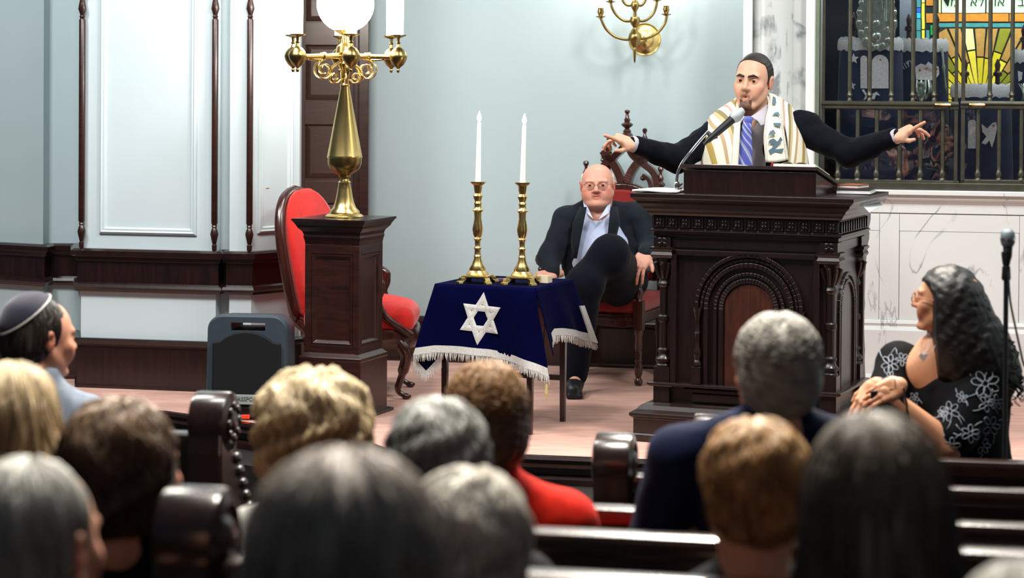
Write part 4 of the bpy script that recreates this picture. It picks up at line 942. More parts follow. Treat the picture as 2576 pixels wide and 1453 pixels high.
# ================================================================ PULPIT
PUD = 9.52; pth = math.radians(22); s_ = 5600/PUD
fc = W(1873, 700, PUD); fc.z = ST        # middle of the front face
PUL = thing('pulpit', 'large carved dark walnut pulpit with arched front panel and corner columns, below the speaker', 'pulpit', (fc.x, fc.y, ST), -pth)
zp = lambda py: W(1873, py, PUD).z-ST
HW, DP = .405, .50; HY = DP/2; pm = MT['pulpit']
def st(b, prof, hw=HW, hy=HY, cy=HY): return b.stack(prof, hw, hy, (0, cy, 0))
z = zp
b = MB(); st(b, [(.075, 0), (.075, .03), (.07, .035), (.07, z(1062)), (.085, z(1056)), (.085, z(1048)), (.06, z(1040)), (.045, z(1030)), (.02, z(1024))]); b.build('plinth', pm, PUL, bevel=.003)
b = MB(); st(b, [(-.02, z(1030)), (-.02, z(620))]); 
for (ya, yb, o_) in ((982, 974, .012),): st(b, [(o_, z(ya)), (o_+.012, z(ya)+.004), (o_+.012, z(yb)), (o_, z(yb)+.003)])
b.build('body', pm, PUL, bevel=.002)
b = MB(); st(b, [(-.01, z(628)), (-.01, z(604)), (.004, z(600)), (.004, z(592)), (.02, z(588)), (.02, z(584)), (.008, z(581)), (.008, z(549)), (.02, z(546)), (.026, z(541)), (.03, z(536)), (.04, z(530)), (.045, z(524)), (.062, z(516)), (.066, z(510)), (.08, z(504)), (.086, z(500)), (.086, z(490)), (.0, z(489))]); b.build('cornice', pm, PUL, bevel=.0015)
# carved frieze tiles
b = MB(); n = 14; fw = 2*(HW+.008)/n
for i in range(n):
    xx = -HW-.008+fw*(i+.5); zc_ = z(565); hh = (z(549)-z(581))/2-.004
    b.stack([(0, 0), (-.003, .006), (-.006, .006), (-.008, .001)], fw/2-.002, hh, (xx, -.008, zc_), Matrix.Rotation(PI/2, 3, 'X'))
    for k in range(4): a = PI/4+k*PI/2; b.ell((xx+.009*math.cos(a), -.011, zc_+.011*math.sin(a)), (.0075, .005, .009), 8, 5, None)
    b.ell((xx, -.013, zc_), (.004, .005, .004), 8, 5)
for i in range(12):
    yy = -.008+(DP+.016)*(i+.5)/12; zc_ = z(565); b.box((HW+.01, yy, zc_), (.005, .007, .024), b=.003); b.box((-HW-.01, yy, zc_), (.005, .007, .024), b=.003)
b.build('carved_frieze', pm, PUL, smooth=True, auto=50)
# corner piers: block, capital, column, base, pedestal block
def ccol(x, y, nm='corner_column'):
    b = MB()
    b.stack([(0, z(1030)), (0, z(934))], .036, .036, (x, y, 0)); b.stack([(0, z(984)), (.016, z(982)), (.018, z(977)), (.012, z(973)), (0, z(972))], .036, .036, (x, y, 0))
    b.lathe([(.034, z(934)), (.034, z(930)), (.028, z(926)), (.036, z(920)), (.036, z(914)), (.024, z(906)), (.022, z(900)), (.028, z(896)), (.028, z(891)), (.02, z(886)), (.02, z(822)), (.026, z(818)), (.027, z(812)), (.026, z(806)), (.02, z(802)), (.02, z(732)), (.026, z(728)), (.028, z(722)), (.024, z(717)), (.021, z(713)), (.023, z(700)), (.03, z(684)), (.037, z(668)), (.042, z(655))], (x, y, 0), 24)
    for k in range(8):      # leaves of the capital
        a = k*PI/4; b.tube([(x+.02*math.cos(a), y+.02*math.sin(a), z(708)), (x+.034*math.cos(a), y+.034*math.sin(a), z(688)), (x+.044*math.cos(a), y+.044*math.sin(a), z(668)), (x+.052*math.cos(a), y+.052*math.sin(a), z(672))], [.008, .011, .01, .005], 6)
    b.stack([(-.002, z(658)), (.008, z(654)), (.012, z(648)), (.006, z(640)), (.014, z(634)), (.014, z(629)), (0, z(627)), (0, z(603))], .038, .038, (x, y, 0))
    for k in range(4): a = PI/4+k*PI/2; b.ell((x+.014*math.cos(a), y-.038, z(615)+.014*math.sin(a)), (.011, .005, .011), 8, 6)
    b.ell((x, y-.04, z(615)), (.006, .006, .006), 8, 6)
    b.build(nm, pm, PUL, smooth=True, auto=35)
for x in (-HW+.036, HW-.036): ccol(x, .03); ccol(x, DP-.03)
# arch mouldings on the front
ax_ = .018; spr = z(778); b = MB()
for r0, w_, d in ((.232, .018, .022), (.212, .014, .012), (.190, .020, .018), (.150, .016, .010), (.122, .022, .016)):
    P = [(ax_-r0, z(985))]+[(ax_-r0, spr)]+arc(ax_, spr, r0, 180, 0, 28)[1:-1]+[(ax_+r0, spr), (ax_+r0, z(985))]
    if r0 > .21: P = arc(ax_, spr, r0, 180, 0, 28)
    b.band(P, w_, .02-d-.004, .03)
b.build('arch_moulding', pm, PUL, bevel=.003)
b = MB(); P = [(ax_-.11, z(985)), (ax_+.11, z(985))]+arc(ax_, spr, .11, 0, 180, 24); b.prism(P, .008, .03); b.build('arched_panel', woodm('panel_walnut', '#2c140c', '#54281a', .4, .2), PUL, bevel=.004)
for sx in (-1, 1):
    x = ax_+sx*.228; b = MB(); b.lathe([(.02, z(925)), (.02, z(918)), (.014, z(912)), (.018, z(900)), (.02, z(890)), (.012, z(878)), (.012, z(846)), (.015, z(842)), (.012, z(838)), (.011, z(806)), (.016, z(800)), (.016, z(792)), (.022, z(784)), (.024, z(778))], (x, .0, 0), 16); b.box((x, .004, z(950)), (.02, .02, .038), b=.002); b.build('colonette', pm, PUL, smooth=True, auto=40)
b = MB(); b.box((ax_, .008, z(990)), (.29, .014, .008), b=.002)
for sx in (-1, 1):
    b.box((sx*(HW-.088), .008, (z(985)+z(632))/2), (.012, .014, (z(632)-z(985))/2), b=.003)
b.box((0, .008, z(640)), (HW-.07, .014, .012), b=.004); b.box((ax_, .012, z(1008)), (.25, .01, .02), b=.004)
b.build('panel_frame', pm, PUL)
# side arches and scrolled bracket at the back
for sx in (-1, 1):
    b = MB(); Mx = Matrix.Rotation(sx*PI/2, 3, 'Z')
    for r0, w_ in ((.15, .016), (.12, .014)):
        P = [(-r0, z(985)), (-r0, spr)]+arc(0, spr, r0, 180, 0, 20)[1:-1]+[(r0, spr), (r0, z(985))]
        n0 = len(b.v); b.band(P, w_, -.012, .01)
        for i in range(n0, len(b.v)): v = Mx @ Vector(b.v[i]); b.v[i] = (v.x+sx*(HW-.022), v.y+HY, v.z)
    b.build('side_arch', pm, PUL, bevel=.003)
b = MB(); prof = [(0, z(1030)), (.07, z(1028)), (.065, z(980)), (.045, z(930)), (.05, z(900)), (.04, z(880)), (.03, z(850)), (.032, z(800)), (.045, z(780)), (.035, z(765)), (.045, z(700)), (.07, z(640)), (.11, z(618)), (.12, z(600)), (.1, z(588)), (.12, z(580)), (.14, z(565)), (.14, z(498)), (0, z(496))]
for x in (-HW+.02, HW-.02):
    n0 = len(b.v); b.prism([(y_, z_) for y_, z_ in prof], -.02, .02)
    for i in range(n0, len(b.v)): v = b.v[i]; b.v[i] = (x+v[1], DP-.02+v[0], v[2])
b.build('scroll_bracket', pm, PUL, bevel=.006)
# book rest on top
RZ = z(489); b = MB(); rw = .292; ry = .40; rh = W(1873, 427, PUD).z-ST-RZ-.004; rx = .022
zf_, zb_ = RZ+rh, RZ+.022
rest = [(-.02, RZ), (ry-.04, RZ), (ry-.04, zb_), (-.02, zf_)]
n0 = len(b.v); b.prism(rest, -rw, rw)
for i in range(n0, len(b.v)): v = b.v[i]; b.v[i] = (rx+v[1], v[0], v[2])
b.build('book_rest', MT['wood'], PUL, bevel=.002)
slope = math.atan2(zf_-zb_, ry-.02); b = MB()
Ms = Matrix.Rotation(-slope, 3, 'X'); b.box((rx, ry/2-.02, (zf_+zb_)/2+.012), (rw+.012, (ry/2+.01)/math.cos(slope), .008), Ms, b=.002); b.build('rest_board', MT['wood'], PUL)
b = MB(); Pm = PUL.matrix_world
def pl(x, y, z_): return (Matrix.Translation(PUL.location) @ Matrix.Rotation(-pth, 4, 'Z')) @ Vector((x, y, z_))
def onrest(x, t_, up=0):  # point on the sloping board: t_ 0 front..1 back
    y = -.02+ry*t_; return pl(rx+x, y, zf_+.021+(zb_-zf_)*t_*(ry/(ry-.02))*.98+up)
# papers, book
def sheet(name, lab, cat, pts, th, m, nx=10, ny=6, curl=None):
    """pts: 4 world corners a,b,c,d."""
    a, b_, c, d = pts; G = []
    for j in range(ny+1):
        row = []
        for i in range(nx+1):
            u, v = i/nx, j/ny; p = a.lerp(b_, u).lerp(d.lerp(c, u), v)
            if curl: p = p+Vector((0, 0, curl(u, v)))
            row.append(p)
        G.append(row)
    mb = MB(); mb.grid(G); o = mb.build(name, m, smooth=True); sd = o.modifiers.new('t', 'SOLIDIFY'); sd.thickness = th; sd.offset = 1; tag(o, lab, cat); return o
sheet('paper_stack', 'loose white sheets fanned out on the left of the pulpit book rest', 'paper', [onrest(-.20, .06, .001), onrest(.11, .03, .001), onrest(.13, .6, .001), onrest(-.17, .62, .001)], .004, MT['paper'], curl=lambda u, v: .012*math.sin(PI*v*.8)*u+.004*math.sin(5*u))
bk = thing('open_book', 'open book with cream pages and red ribbon on the pulpit book rest', 'book', onrest(.19, .3, .0), -pth)
def bookpage(sx):
    G = []
    for j in range(7):
        row = []
        for i in range(9):
            u = i/8; y = -.10+.26*j/6; row.append(Vector((sx*u*.092, y, .016+.014*math.sin(PI*min(1, u*1.3))*(1-u*.5)-.006*u-y*math.tan(slope)*.0)))
        G.append(row)
    return G
Mr = Matrix.Rotation(-slope, 3, 'X')
def rotv(b):
    b.v = [tuple(Mr @ Vector(v)) for v in b.v]; return b
b = MB(); b.box((-.046, .03, .009), (.046, .13, .008)); b.box((.046, .03, .009), (.046, .13, .008)); b.grid(bookpage(1)); b.grid(bookpage(-1)); rotv(b).build('pages', mat('cream_pages', '#e8e0cf', .8), bk, smooth=True, auto=50)
b = MB(); b.box((0, .03, .0015), (.1, .137, .0015)); rotv(b).build('cover', MT['black'], bk)
b = MB(); b.tube([(-.09, -.104, .024), (-.097, -.106, .012), (-.098, -.104, .002)], .004, 6, flat=(1.5, .5)); rotv(b).build('ribbon', mat('red_ribbon', '#d22018', .6), bk)
pz = RZ
sheet('paper', 'white sheets lying on the left end of the pulpit top below the gooseneck', 'paper', [pl(-HW-.085, -.06, pz+.003), pl(-HW+.115, -.06, pz+.003), pl(-HW+.115, .14, pz+.003), pl(-HW-.06, .14, pz+.003)], .009, MT['paper'], curl=lambda u, v: .002*math.sin(6*u))
A = W(2080, 487, 9.66); B_ = W(2152, 483, 9.74)
cr = [W(2062, 497, 9.55), W(2196, 536, 9.50), W(2222, 514, 9.86), W(2110, 484, 9.9)]
b = MB(); G = []
for j in range(9):
    v = j/8; a = crom([W(2068, 497, 9.52), W(2120, 498, 9.50), W(2160, 510, 9.49), W(2188, 535, 9.48)], 4); c = crom([W(2106, 483, 9.95), W(2150, 487, 9.93), W(2190, 498, 9.9), W(2222, 515, 9.86)], 4)
    G.append([a[i].lerp(c[i], v) for i in range(len(a))])
b.grid(G); o = b.build('paper', MT['paper'], smooth=True); sd = o.modifiers.new('t', 'SOLIDIFY'); sd.thickness = .0015; tag(o, 'white sheet curling down over the right corner of the pulpit top', 'paper')
def book(name, lab, x, y, z_, hx, hy, hz, rz, m, m2):
    t = thing(name, lab, 'book', pl(x, y, z_), -pth+rz)
    b = MB(); b.box((0, 0, hz), (hx-.003, hy-.003, hz-.003)); b.build('pages', m2, t)
    b = MB(); b.box((0, 0, .0015), (hx, hy, .0015)); b.box((0, 0, 2*hz-.0015), (hx, hy, .0015)); b.box((-hx+.0015, 0, hz), (.0015, hy, hz)); b.build('cover', m, t)
book('book', 'thin dark book lying at the back right of the pulpit top, under the brown book', HW+.0, .33, pz, .075, .10, .011, .1, MT['black'], MT['paper'])
book('book', 'small red-brown book on top of the dark book beside the book rest', HW-.02, .36, pz+.0225, .05, .06, .008, -.2, mat('tan_leather', '#8a4a30', .6), MT['paper'])
# gooseneck microphone
gb = W(1703, 484, 9.68); gz = ST+RZ; gt = thing('gooseneck_stand', 'chrome gooseneck microphone holder standing on the left of the pulpit top', 'microphone stand', (gb.x, gb.y, gz))
rl = lambda px, py, D: W(px, py, D)-Vector((gb.x, gb.y, gz))
b = MB(); b.lathe([(.022, .013), (.022, .018), (.013, .022), (.011, .04), (.008, .045)], n=18); b.build('base', MT['steel'], gt, smooth=True)
P = crom([rl(1703, 478, 9.68), rl(1703, 445, 9.68), rl(1713, 415, 9.67), rl(1735, 385, 9.66), rl(1762, 352, 9.66), rl(1782, 330, 9.66)], 8)
b = MB(); b.tube(P, .0065, 10); b.build('neck', MT['steel'], gt, smooth=True)
b = MB(); b.tube([rl(1780, 332, 9.655), rl(1790, 345, 9.64), rl(1800, 338, 9.64)], [.008, .016, .019], 12); b.build('clip', MT['black'], gt, smooth=True)
cb = MB(); cb.tube(crom([rl(1703, 470, 9.69), rl(1716, 462, 9.70), rl(1704, 474, 9.75), rl(1680, 488, 9.85), rl(1665, 492, 9.9)], 6), .003, 6); cb.build('cable', MT['black'], gt, smooth=True)
m0, m1, m2 = W(1778, 356, 9.62), W(1843, 299, 9.66), W(1866, 279, 9.68)
gm = thing('microphone', 'black microphone with silver mesh head in front of the speaker', 'microphone', m0)
d = (m1-m0).normalized(); L = (m1-m0).length; Mq = d.to_track_quat('Z', 'Y').to_matrix()
b = MB(); b.lathe([(.003, -.02), (.008, -.018), (.009, .0), (.0125, .01), (.017, L*.6), (.0175, L*.85), (.019, L)], n=20, M=Mq); b.build('handle', MT['black'], gm, smooth=True)
L2 = (m2-m0).length+.008
b = MB(); b.lathe([(.02, L-.004), (.026, L+.008), (.0275, L+.024), (.024, L+.04), (.014, L2-.002), (.002, L2)], n=24, M=Mq); b.build('mesh_head', mat('silver_mesh', '#b4b9ba', .4, .5, bs=.7, bsc=900), gm, smooth=True)
# ================================================================ PEWS
ROWS = [(7.05, .57, -.72), (6.18, .64, -.90), (5.31, .716, -1.12), (4.44, .834, -1.3), (3.57, .944, -1.23), (2.7, 1.03, -2.0), (1.83, 1.12, -2.0)]
def scroll_end(lab_part, m, t, x, H, th=.05):
    """Scroll-topped pew end: profile in the y-z plane (y away from the viewer)."""
    prof = [(-.03, -.0)]+[(-.06, .3), (-.075, .55), (-.085, H-.14)]+[(.0+.085*math.cos(a), H-.06+.08*math.sin(a)) for a in [PI+.3-k*.35 for k in range(11)]]
    prof += [(.05, H-.16), (.09, H-.26), (.16, H-.38), (.26, H-.44), (.36, H-.45), (.42, H-.47), (.43, .2), (.40, 0)]
    b = MB(); n0 = 0; b.prism(prof, -th, th); b.v = [(x+v[1], v[0], v[2]) for v in b.v]
    b.build('pew_end', m, t, bevel=.008)
def pew(v, zr, u0_, u1_, lab, roll=None, D0=None, left=False):
    x, y = RM(u0_, v); fz = FZ(y); t = thing('pew', lab, 'pew', (x, y, fz), -TH); L = u1_-u0_; H = zr-fz
    b = MB(); b.rings([[Vector((xx, y_, z_)) for y_, z_ in ((-.035, H-.05), (-.042, H-.025), (-.036, H-.006), (-.02, H), (.012, H), (.028, H-.008), (.032, H-.03), (.024, H-.05))] for xx in (.0, L)]); b.build('top_rail', MT['pew'], t, smooth=True, auto=35)
    b = MB(); b.rings([[Vector((xx, y_, z_)) for y_, z_ in ((-.02, H-.05), (-.02, .08), (.0, .08), (.02, H-.05))] for xx in (.0, L)]); b.build('backrest', MT['pew'], t)
    b = MB(); b.box((L/2, .21, .40), (L/2, .21, .022), b=.004); b.build('seat', MT['pew'], t)
    for k, xx in ((0, 0), (1, L)):
        if k == 1 and not left: scroll_end('', MT['pew'], t, xx, H+.02); continue
        if k == 0 and left: scroll_end('', MT['pew'], t, xx, H+.02); continue
        scroll_end('', MT['pew'], t, xx, H+(roll or .08)-.0)
    xe = L if left else 0; he = H+(roll or .08)
    b = MB(); Mx = Matrix.Rotation(PI/2, 3, 'Y'); b.lathe([(.0, -.058), (.06, -.058), (.084, -.05), (.086, -.04), (.086, .04), (.084, .05), (.06, .058), (.055, .05), (.04, .05), (.03, .062), (.012, .066), (.0, .066)], (xe, .0, he-.06), 32, Mx); b.build('scroll_roll', MT['pew'], t, smooth=True, auto=50)
    if left:       # carved leaf border on the aisle side
        b = MB()
        for k in range(12):
            a = k/11; yy = .05+.33*a; z_ = he-.17-.30*math.sin(a*PI/2); b.ell((xe+.052, yy, z_), (.012, .024, .018), 10, 6)
        b.build('leaf_border', MT['pew'], t, smooth=True); b = MB()
        for k in range(8): a = k*PI/4; b.ell((xe+.06, .045*math.cos(a), he-.06+.045*math.sin(a)), (.008, .014, .014), 8, 6)
        b.ell((xe+.058, 0, he-.06), (.008, .034, .034), 14, 8); b.build('rosette', MT['pew'], t, smooth=True)
    return t
LB = ['frontmost pew of the right block, the woman in the floral top sits here', 'second pew of the right block, its scrolled end showing left of the navy-suited man', 'third pew of the right block, directly in front of the navy-suited man', 'fourth pew of the right block, behind the navy-suited man', 'fifth pew of the right block, behind the short-haired light-brown head', 'sixth pew of the right block, carrying the woman with long near-black hair', 'hindmost pew of the right block, nearest to the viewer']
for (v, zr, u0_), lb in zip(ROWS, LB): pew(v, zr, u0_, 2.35 if v > 4 else 1.9, lb, roll=.085)
def pewL(px, D, ztop, lab, wid=1.9):
    p = W(px, 700, D); u = p.x*math.cos(TH)-p.y*math.sin(TH); v = p.x*math.sin(TH)+p.y*math.cos(TH); x, y = RM(u, v)
    pew(v, ztop-.09, u-wid, u, lab, roll=.09, left=True)
pewL(540, 6.3, W(540, 980, 6.3).z-.03, 'front left pew with carved scroll end facing the aisle, below the loudspeaker')
# ================================================================ PEOPLE
def skinm(name, c, red='#c8604a', rough=.5):
    m, nt, b = bsdf(name); b.inputs['Roughness'].default_value = rough; b.inputs['Subsurface Weight'].default_value = .12
    b.inputs['Subsurface Radius'].default_value = (.02, .007, .004); b.inputs['Subsurface Scale'].default_value = .5
    a = nt.nodes.new('ShaderNodeAttribute'); a.attribute_name = 'tint'; nt.links.new(a.outputs['Color'], b.inputs['Base Color'])
    bump(nt, b, noise(nt, 240, 3), .15, .001); return m
SKM = skinm('skin', '#d9a184')
def head_sdf(f, open_mouth=0, fat=0, nose=1.0, chin=0, nl=.2, brow=0, ears=True, neckr=.055):
    """Face looks along -y; origin at the middle of the head; height .235 m."""
    f.ell((0, .022, .032), (.075, .094, .086), .01)
    f.ell((0, -.035, .008), (.063, .060, .088), .03)
    f.ell((0, -.032, -.055), (.054+fat*.014, .053, .050), .03)
    if fat: f.ell((0, -.045, -.09), (.05*fat+.01, .045, .03), .03)
    f.ell((0, -.079-chin, -.100), (.021, .016, .015), .02)
    for s in (-1, 1):
        f.cap((s*.054, .0, -.04), (s*.027, -.06, -.098), .016, .013, .025)      # jaw line
        f.ell((s*.046, -.062, -.022), (.020, .017, .016), .025)               # cheekbone
        f.ell((s*.034, -.076, -.045), (.016, .012, .02), .025)
        f.cap((s*.012, -.090, .022), (s*.045, -.080, .023), .009+brow, .007+brow, .015)
    f.cap((0, -.088, .014), (0, -.108*nose+.0, -.022), .0075, .0095, .012)
    f.ell((0, -.110*nose, -.029), (.0115, .0115, .010), .010)
    for s in (-1, 1):
        f.ell((s*.031, -.099, .002), (.017, .015, .013), .012, 's')
        f.ell((s*.0135, -.099, -.031), (.008, .010, .008), .006)
        f.ell((s*.0065, -.112*nose+.004, -.0395), (.0035, .005, .003), .002, 's')
    for s in (-1, 1):
        f.ell((s*.031, -.0775, .002), (.0155, .0155, .0145), .004)
        f.ell((s*.031, -.096, .0012), (.0128, .012, .0041), .002, 's')
    zm = -.058
    f.ell((0, -.082, zm), (.026, .008, .02), .015)
    mo = open_mouth
    f.cap((-.021, -.0845, zm-.002), (0, -.0915, zm+.003+mo*.3), .003, .0045, .005); f.cap((.021, -.0845, zm-.002), (0, -.0915, zm+.003+mo*.3), .003, .0045, .005)
    f.cap((-.019, -.0840, zm-.008-mo*.6), (0, -.0900, zm-.010-mo), .003, .0047, .005); f.cap((.019, -.0840, zm-.008-mo*.6), (0, -.0900, zm-.010-mo), .003, .0047, .005)
    f.ell((0, -.098, zm-.003-mo*.45), (.016, .012, .0012+mo*.62), .002, 's')
    for s in (-1, 1):
        if ears:
            f.ell((s*.077, .014, -.002), (.0075, .018, .031), .006); f.ell((s*.082, .017, .016), (.006, .013, .014), .004); f.ell((s*.087, .010, .004), (.006, .009, .014), .004, 's')
    f.cap((0, .018, -.07), (0, .03, -nl), neckr, neckr+.006, .03)
    for s in (-1, 1): f.cap((s*.05, .03, -.08), (s*.015, -.025, -nl+.005), .012, .010, .025)
    return f
def xform(c, R, s): 
    Rn = np.array(R); c = np.array(c)
    return lambda V: (V*s) @ Rn.T + c
def headM(yaw=0, pitch=0, roll=0):
    """yaw: face swings towards the viewer's left (+) ; base face looks at -y."""
    return Matrix.Rotation(-yaw, 3, 'Z') @ Matrix.Rotation(pitch, 3, 'X') @ Matrix.Rotation(roll, 3, 'Y')
def skin_tint(base, red, cheek=.35, lips='#b8604f'):
    B, Rr, Lp = np.array(lin(base)), np.array(lin(red)), np.array(lin(lips))
    def fn(L):
        c = np.tile(B, (len(L), 1)); x, y, z = L.T
        g = lambda cx, cy, cz, r: np.exp(-((np.abs(x)-cx)**2+(y-cy)**2+(z-cz)**2)/r**2)
        k = np.clip(cheek*g(.046, -.066, -.035, .026)+.5*cheek*g(0, -.115, -.03, .014)+.9*cheek*g(.082, .014, -.005, .03), 0, 1)[:, None]
        c = c*(1-k)+Rr*k
        d = np.clip(.30*g(.031, -.088, .004, .013), 0, 1)[:, None]; c = c*(1-d)+(B*Rr*1.2)*d  # darker round the eyes: socket shade put into the skin tint
        m = ((np.abs(x) < .0225) & (np.abs(z+.063) < .0145*(1-(np.abs(x)/.028)**2)) & (y < -.088)).astype(float)[:, None]*.75
        c = c*(1-m)+Lp*m; n = ((np.abs(x) < .0165) & (np.abs(z+.0655) < .0075) & (y > -.0875) & (y < -.05)).astype(float)[:, None]
        return c*(1-n)+np.array(lin('#351712'))*n
    return fn
EYEW = mat('eye_white', '#d9d2cc', .25, var=.01); IRIS = mat('eye_iris', '#38251a', .2, var=.1)
def eyes(parent, xf, look=(0, 0), iris=IRIS):
    for s in (-1, 1):
        b = MB(); c = Vector((s*.031, -.0775, .002)); b.ell(c, (.0135, .0135, .0135), 20, 14)
        b.mi = 1; d = Vector((look[0], -1, look[1])).normalized(); q = d.to_track_quat('Z', 'Y').to_matrix(); b.lathe([(.0070, .0118), (.0060, .0132), (.002, .0139), (.0002, .014)], c, 16, q)
        b.v = [tuple(p) for p in xf(np.array(b.v))]; b.build('eye', [EYEW, iris], parent, smooth=True)
def solid(name, mats, parent, prims, lo, hi, h, xf=None, tint=None, disp=None, sm=1, pick=None):
    f = SDF(lo, hi, h); prims(f)
    if disp: disp(f)
    return f.build(name, mats, parent, xf, tint, pick, sm)
# ---- hands: wrist at origin, fingers along +x, back of the hand +z, thumb on the +y side (mirror with side=-1)
FL_ = [(.086, .026, .0, (.040, .025, .020), .0098), (.090, .006, .0, (.044, .028, .021), .0100), (.086, -.014, -.001, (.040, .026, .021), .0094), (.078, -.031, -.003, (.030, .019, .018), .0082)]
def hand_prims(f, curls, stub=.06, thumb=((.035, .040, -.012), (.062, .056, -.022), (.088, .058, -.030)), side=1, spread=1.0):
    S = lambda p: (p[0], p[1]*side, p[2])
    f.cap(S((-stub, 0, 0)), S((.005, 0, 0)), .027, .024, .01, sq=(1, 1.1, .88))
    f.rbox(S((.046, -.001, -.002)), (.046, .041, .0155), .014, .02)
    f.cap(S((.015, .022, -.008)), S((.045, .034, -.010)), .018, .014, .02); f.cap(S((.02, -.026, -.008)), S((.06, -.030, -.006)), .015, .012, .02)
    T = thumb; f.cap(S((.018, .028, -.010)), S(T[0]), .0145, .0125, .012); f.cap(S(T[0]), S(T[1]), .0125, .0105, .005); f.cap(S(T[1]), S(T[2]), .0105, .0085, .005)
    for (x, y, z, Ls, r), cu in zip(FL_, curls):
        p = Vector((x, y, z)); a = cu[0]; sp = (cu[3] if len(cu) > 3 else 0)+y*1.2*spread
        f.cap(S((x-.03, y*.9, -.001)), S(tuple(p)), r*1.15, r*1.08, .008); f.ell(S((p.x, p.y, p.z+.003)), (r*1.1,)*3, .006)
        for k in range(3):
            if k: a += cu[k]
            d = Vector((math.cos(a)*math.cos(sp), math.sin(sp)*math.cos(a), -math.sin(a))); q = p+d*Ls[k]
            f.cap(S(tuple(p)), S(tuple(q)), r*(1.04-.1*k), r*(.96-.1*k), .003); p = q
def frame(o, xdir, up):
    x = Vector(xdir).normalized(); z = Vector(up); z = (z-x*z.dot(x)).normalized(); y = z.cross(x)
    R = Matrix((x, y, z)).transposed(); return o, R
def hand_mesh(base, curls, thumb=None, side=1, h=.0026, spread=1.0, stub=.06):
    f = SDF((-.075, -.085, -.12), (.20, .085, .05), h)
    kw = dict(side=side, spread=spread, stub=stub)
    if thumb: kw['thumb'] = thumb
    hand_prims(f, curls, **kw); return f
def joined(name, parent, parts, m):
    """Body skin: several fields (each finer where needed) written into one mesh. parts: (field, xf, tintfn)."""
    VV = []; FF = []; TT = []; n = 0
    for f, xf, tf in parts:
        V, F = f.mesh(); acc = np.zeros_like(V); c = np.zeros(len(V))
        for i in range(4):
            a, b_ = F[:, i], F[:, (i+1) % 4]; np.add.at(acc, a, V[b_]); np.add.at(c, a, 1); np.add.at(acc, b_, V[a]); np.add.at(c, b_, 1)
        V = V*.5+.5*acc/np.maximum(c, 1)[:, None]
        TT.append(tf(V)); VV.append(xf(V)); FF.append(F+n); n += len(V)
    V = np.concatenate(VV); F = np.concatenate(FF); me = bpy.data.meshes.new(name); me.from_pydata(V.tolist(), [], F.tolist()); me.update()
    at = me.color_attributes.new('tint', 'FLOAT_COLOR', 'POINT'); c = np.ones((len(V), 4), np.float32); c[:, :3] = np.concatenate(TT); at.data.foreach_set('color', c.ravel())
    return finish(name, me, m, parent, True)
flat = lambda c: (lambda L: np.tile(np.array(lin(c)), (len(L), 1)))
ident = lambda V: V
def hands_tint(base, red):
    B, Rr = np.array(lin(base)), np.array(lin(red))
    return lambda L: B*(1-.35*np.clip((L[:, 0]-.06)/.08, 0, 1))[:, None]+Rr*(.35*np.clip((L[:, 0]-.06)/.08, 0, 1))[:, None]
HAIRM = attrm('hair', .5, bs=.5, bsc=160, st=(1, 1, .25), spec=.5)
SUIT = {}
def cloth(name, c, rough=.85, sheen=.02): 
    if name not in SUIT: SUIT[name] = mat(name, c, rough, var=.12, sc=60, sheen=sheen, bs=.25, bsc=500, spec=.15)
    return SUIT[name]
def folds(f, amp, freq, seed=1):
    g = f.all(); m = np.abs(f.d) < .04; w = np.broadcast_to(wob(*g, freq, seed), f.d.shape); f.d = (f.d+np.where(m, amp*w, 0)).astype(np.float32)
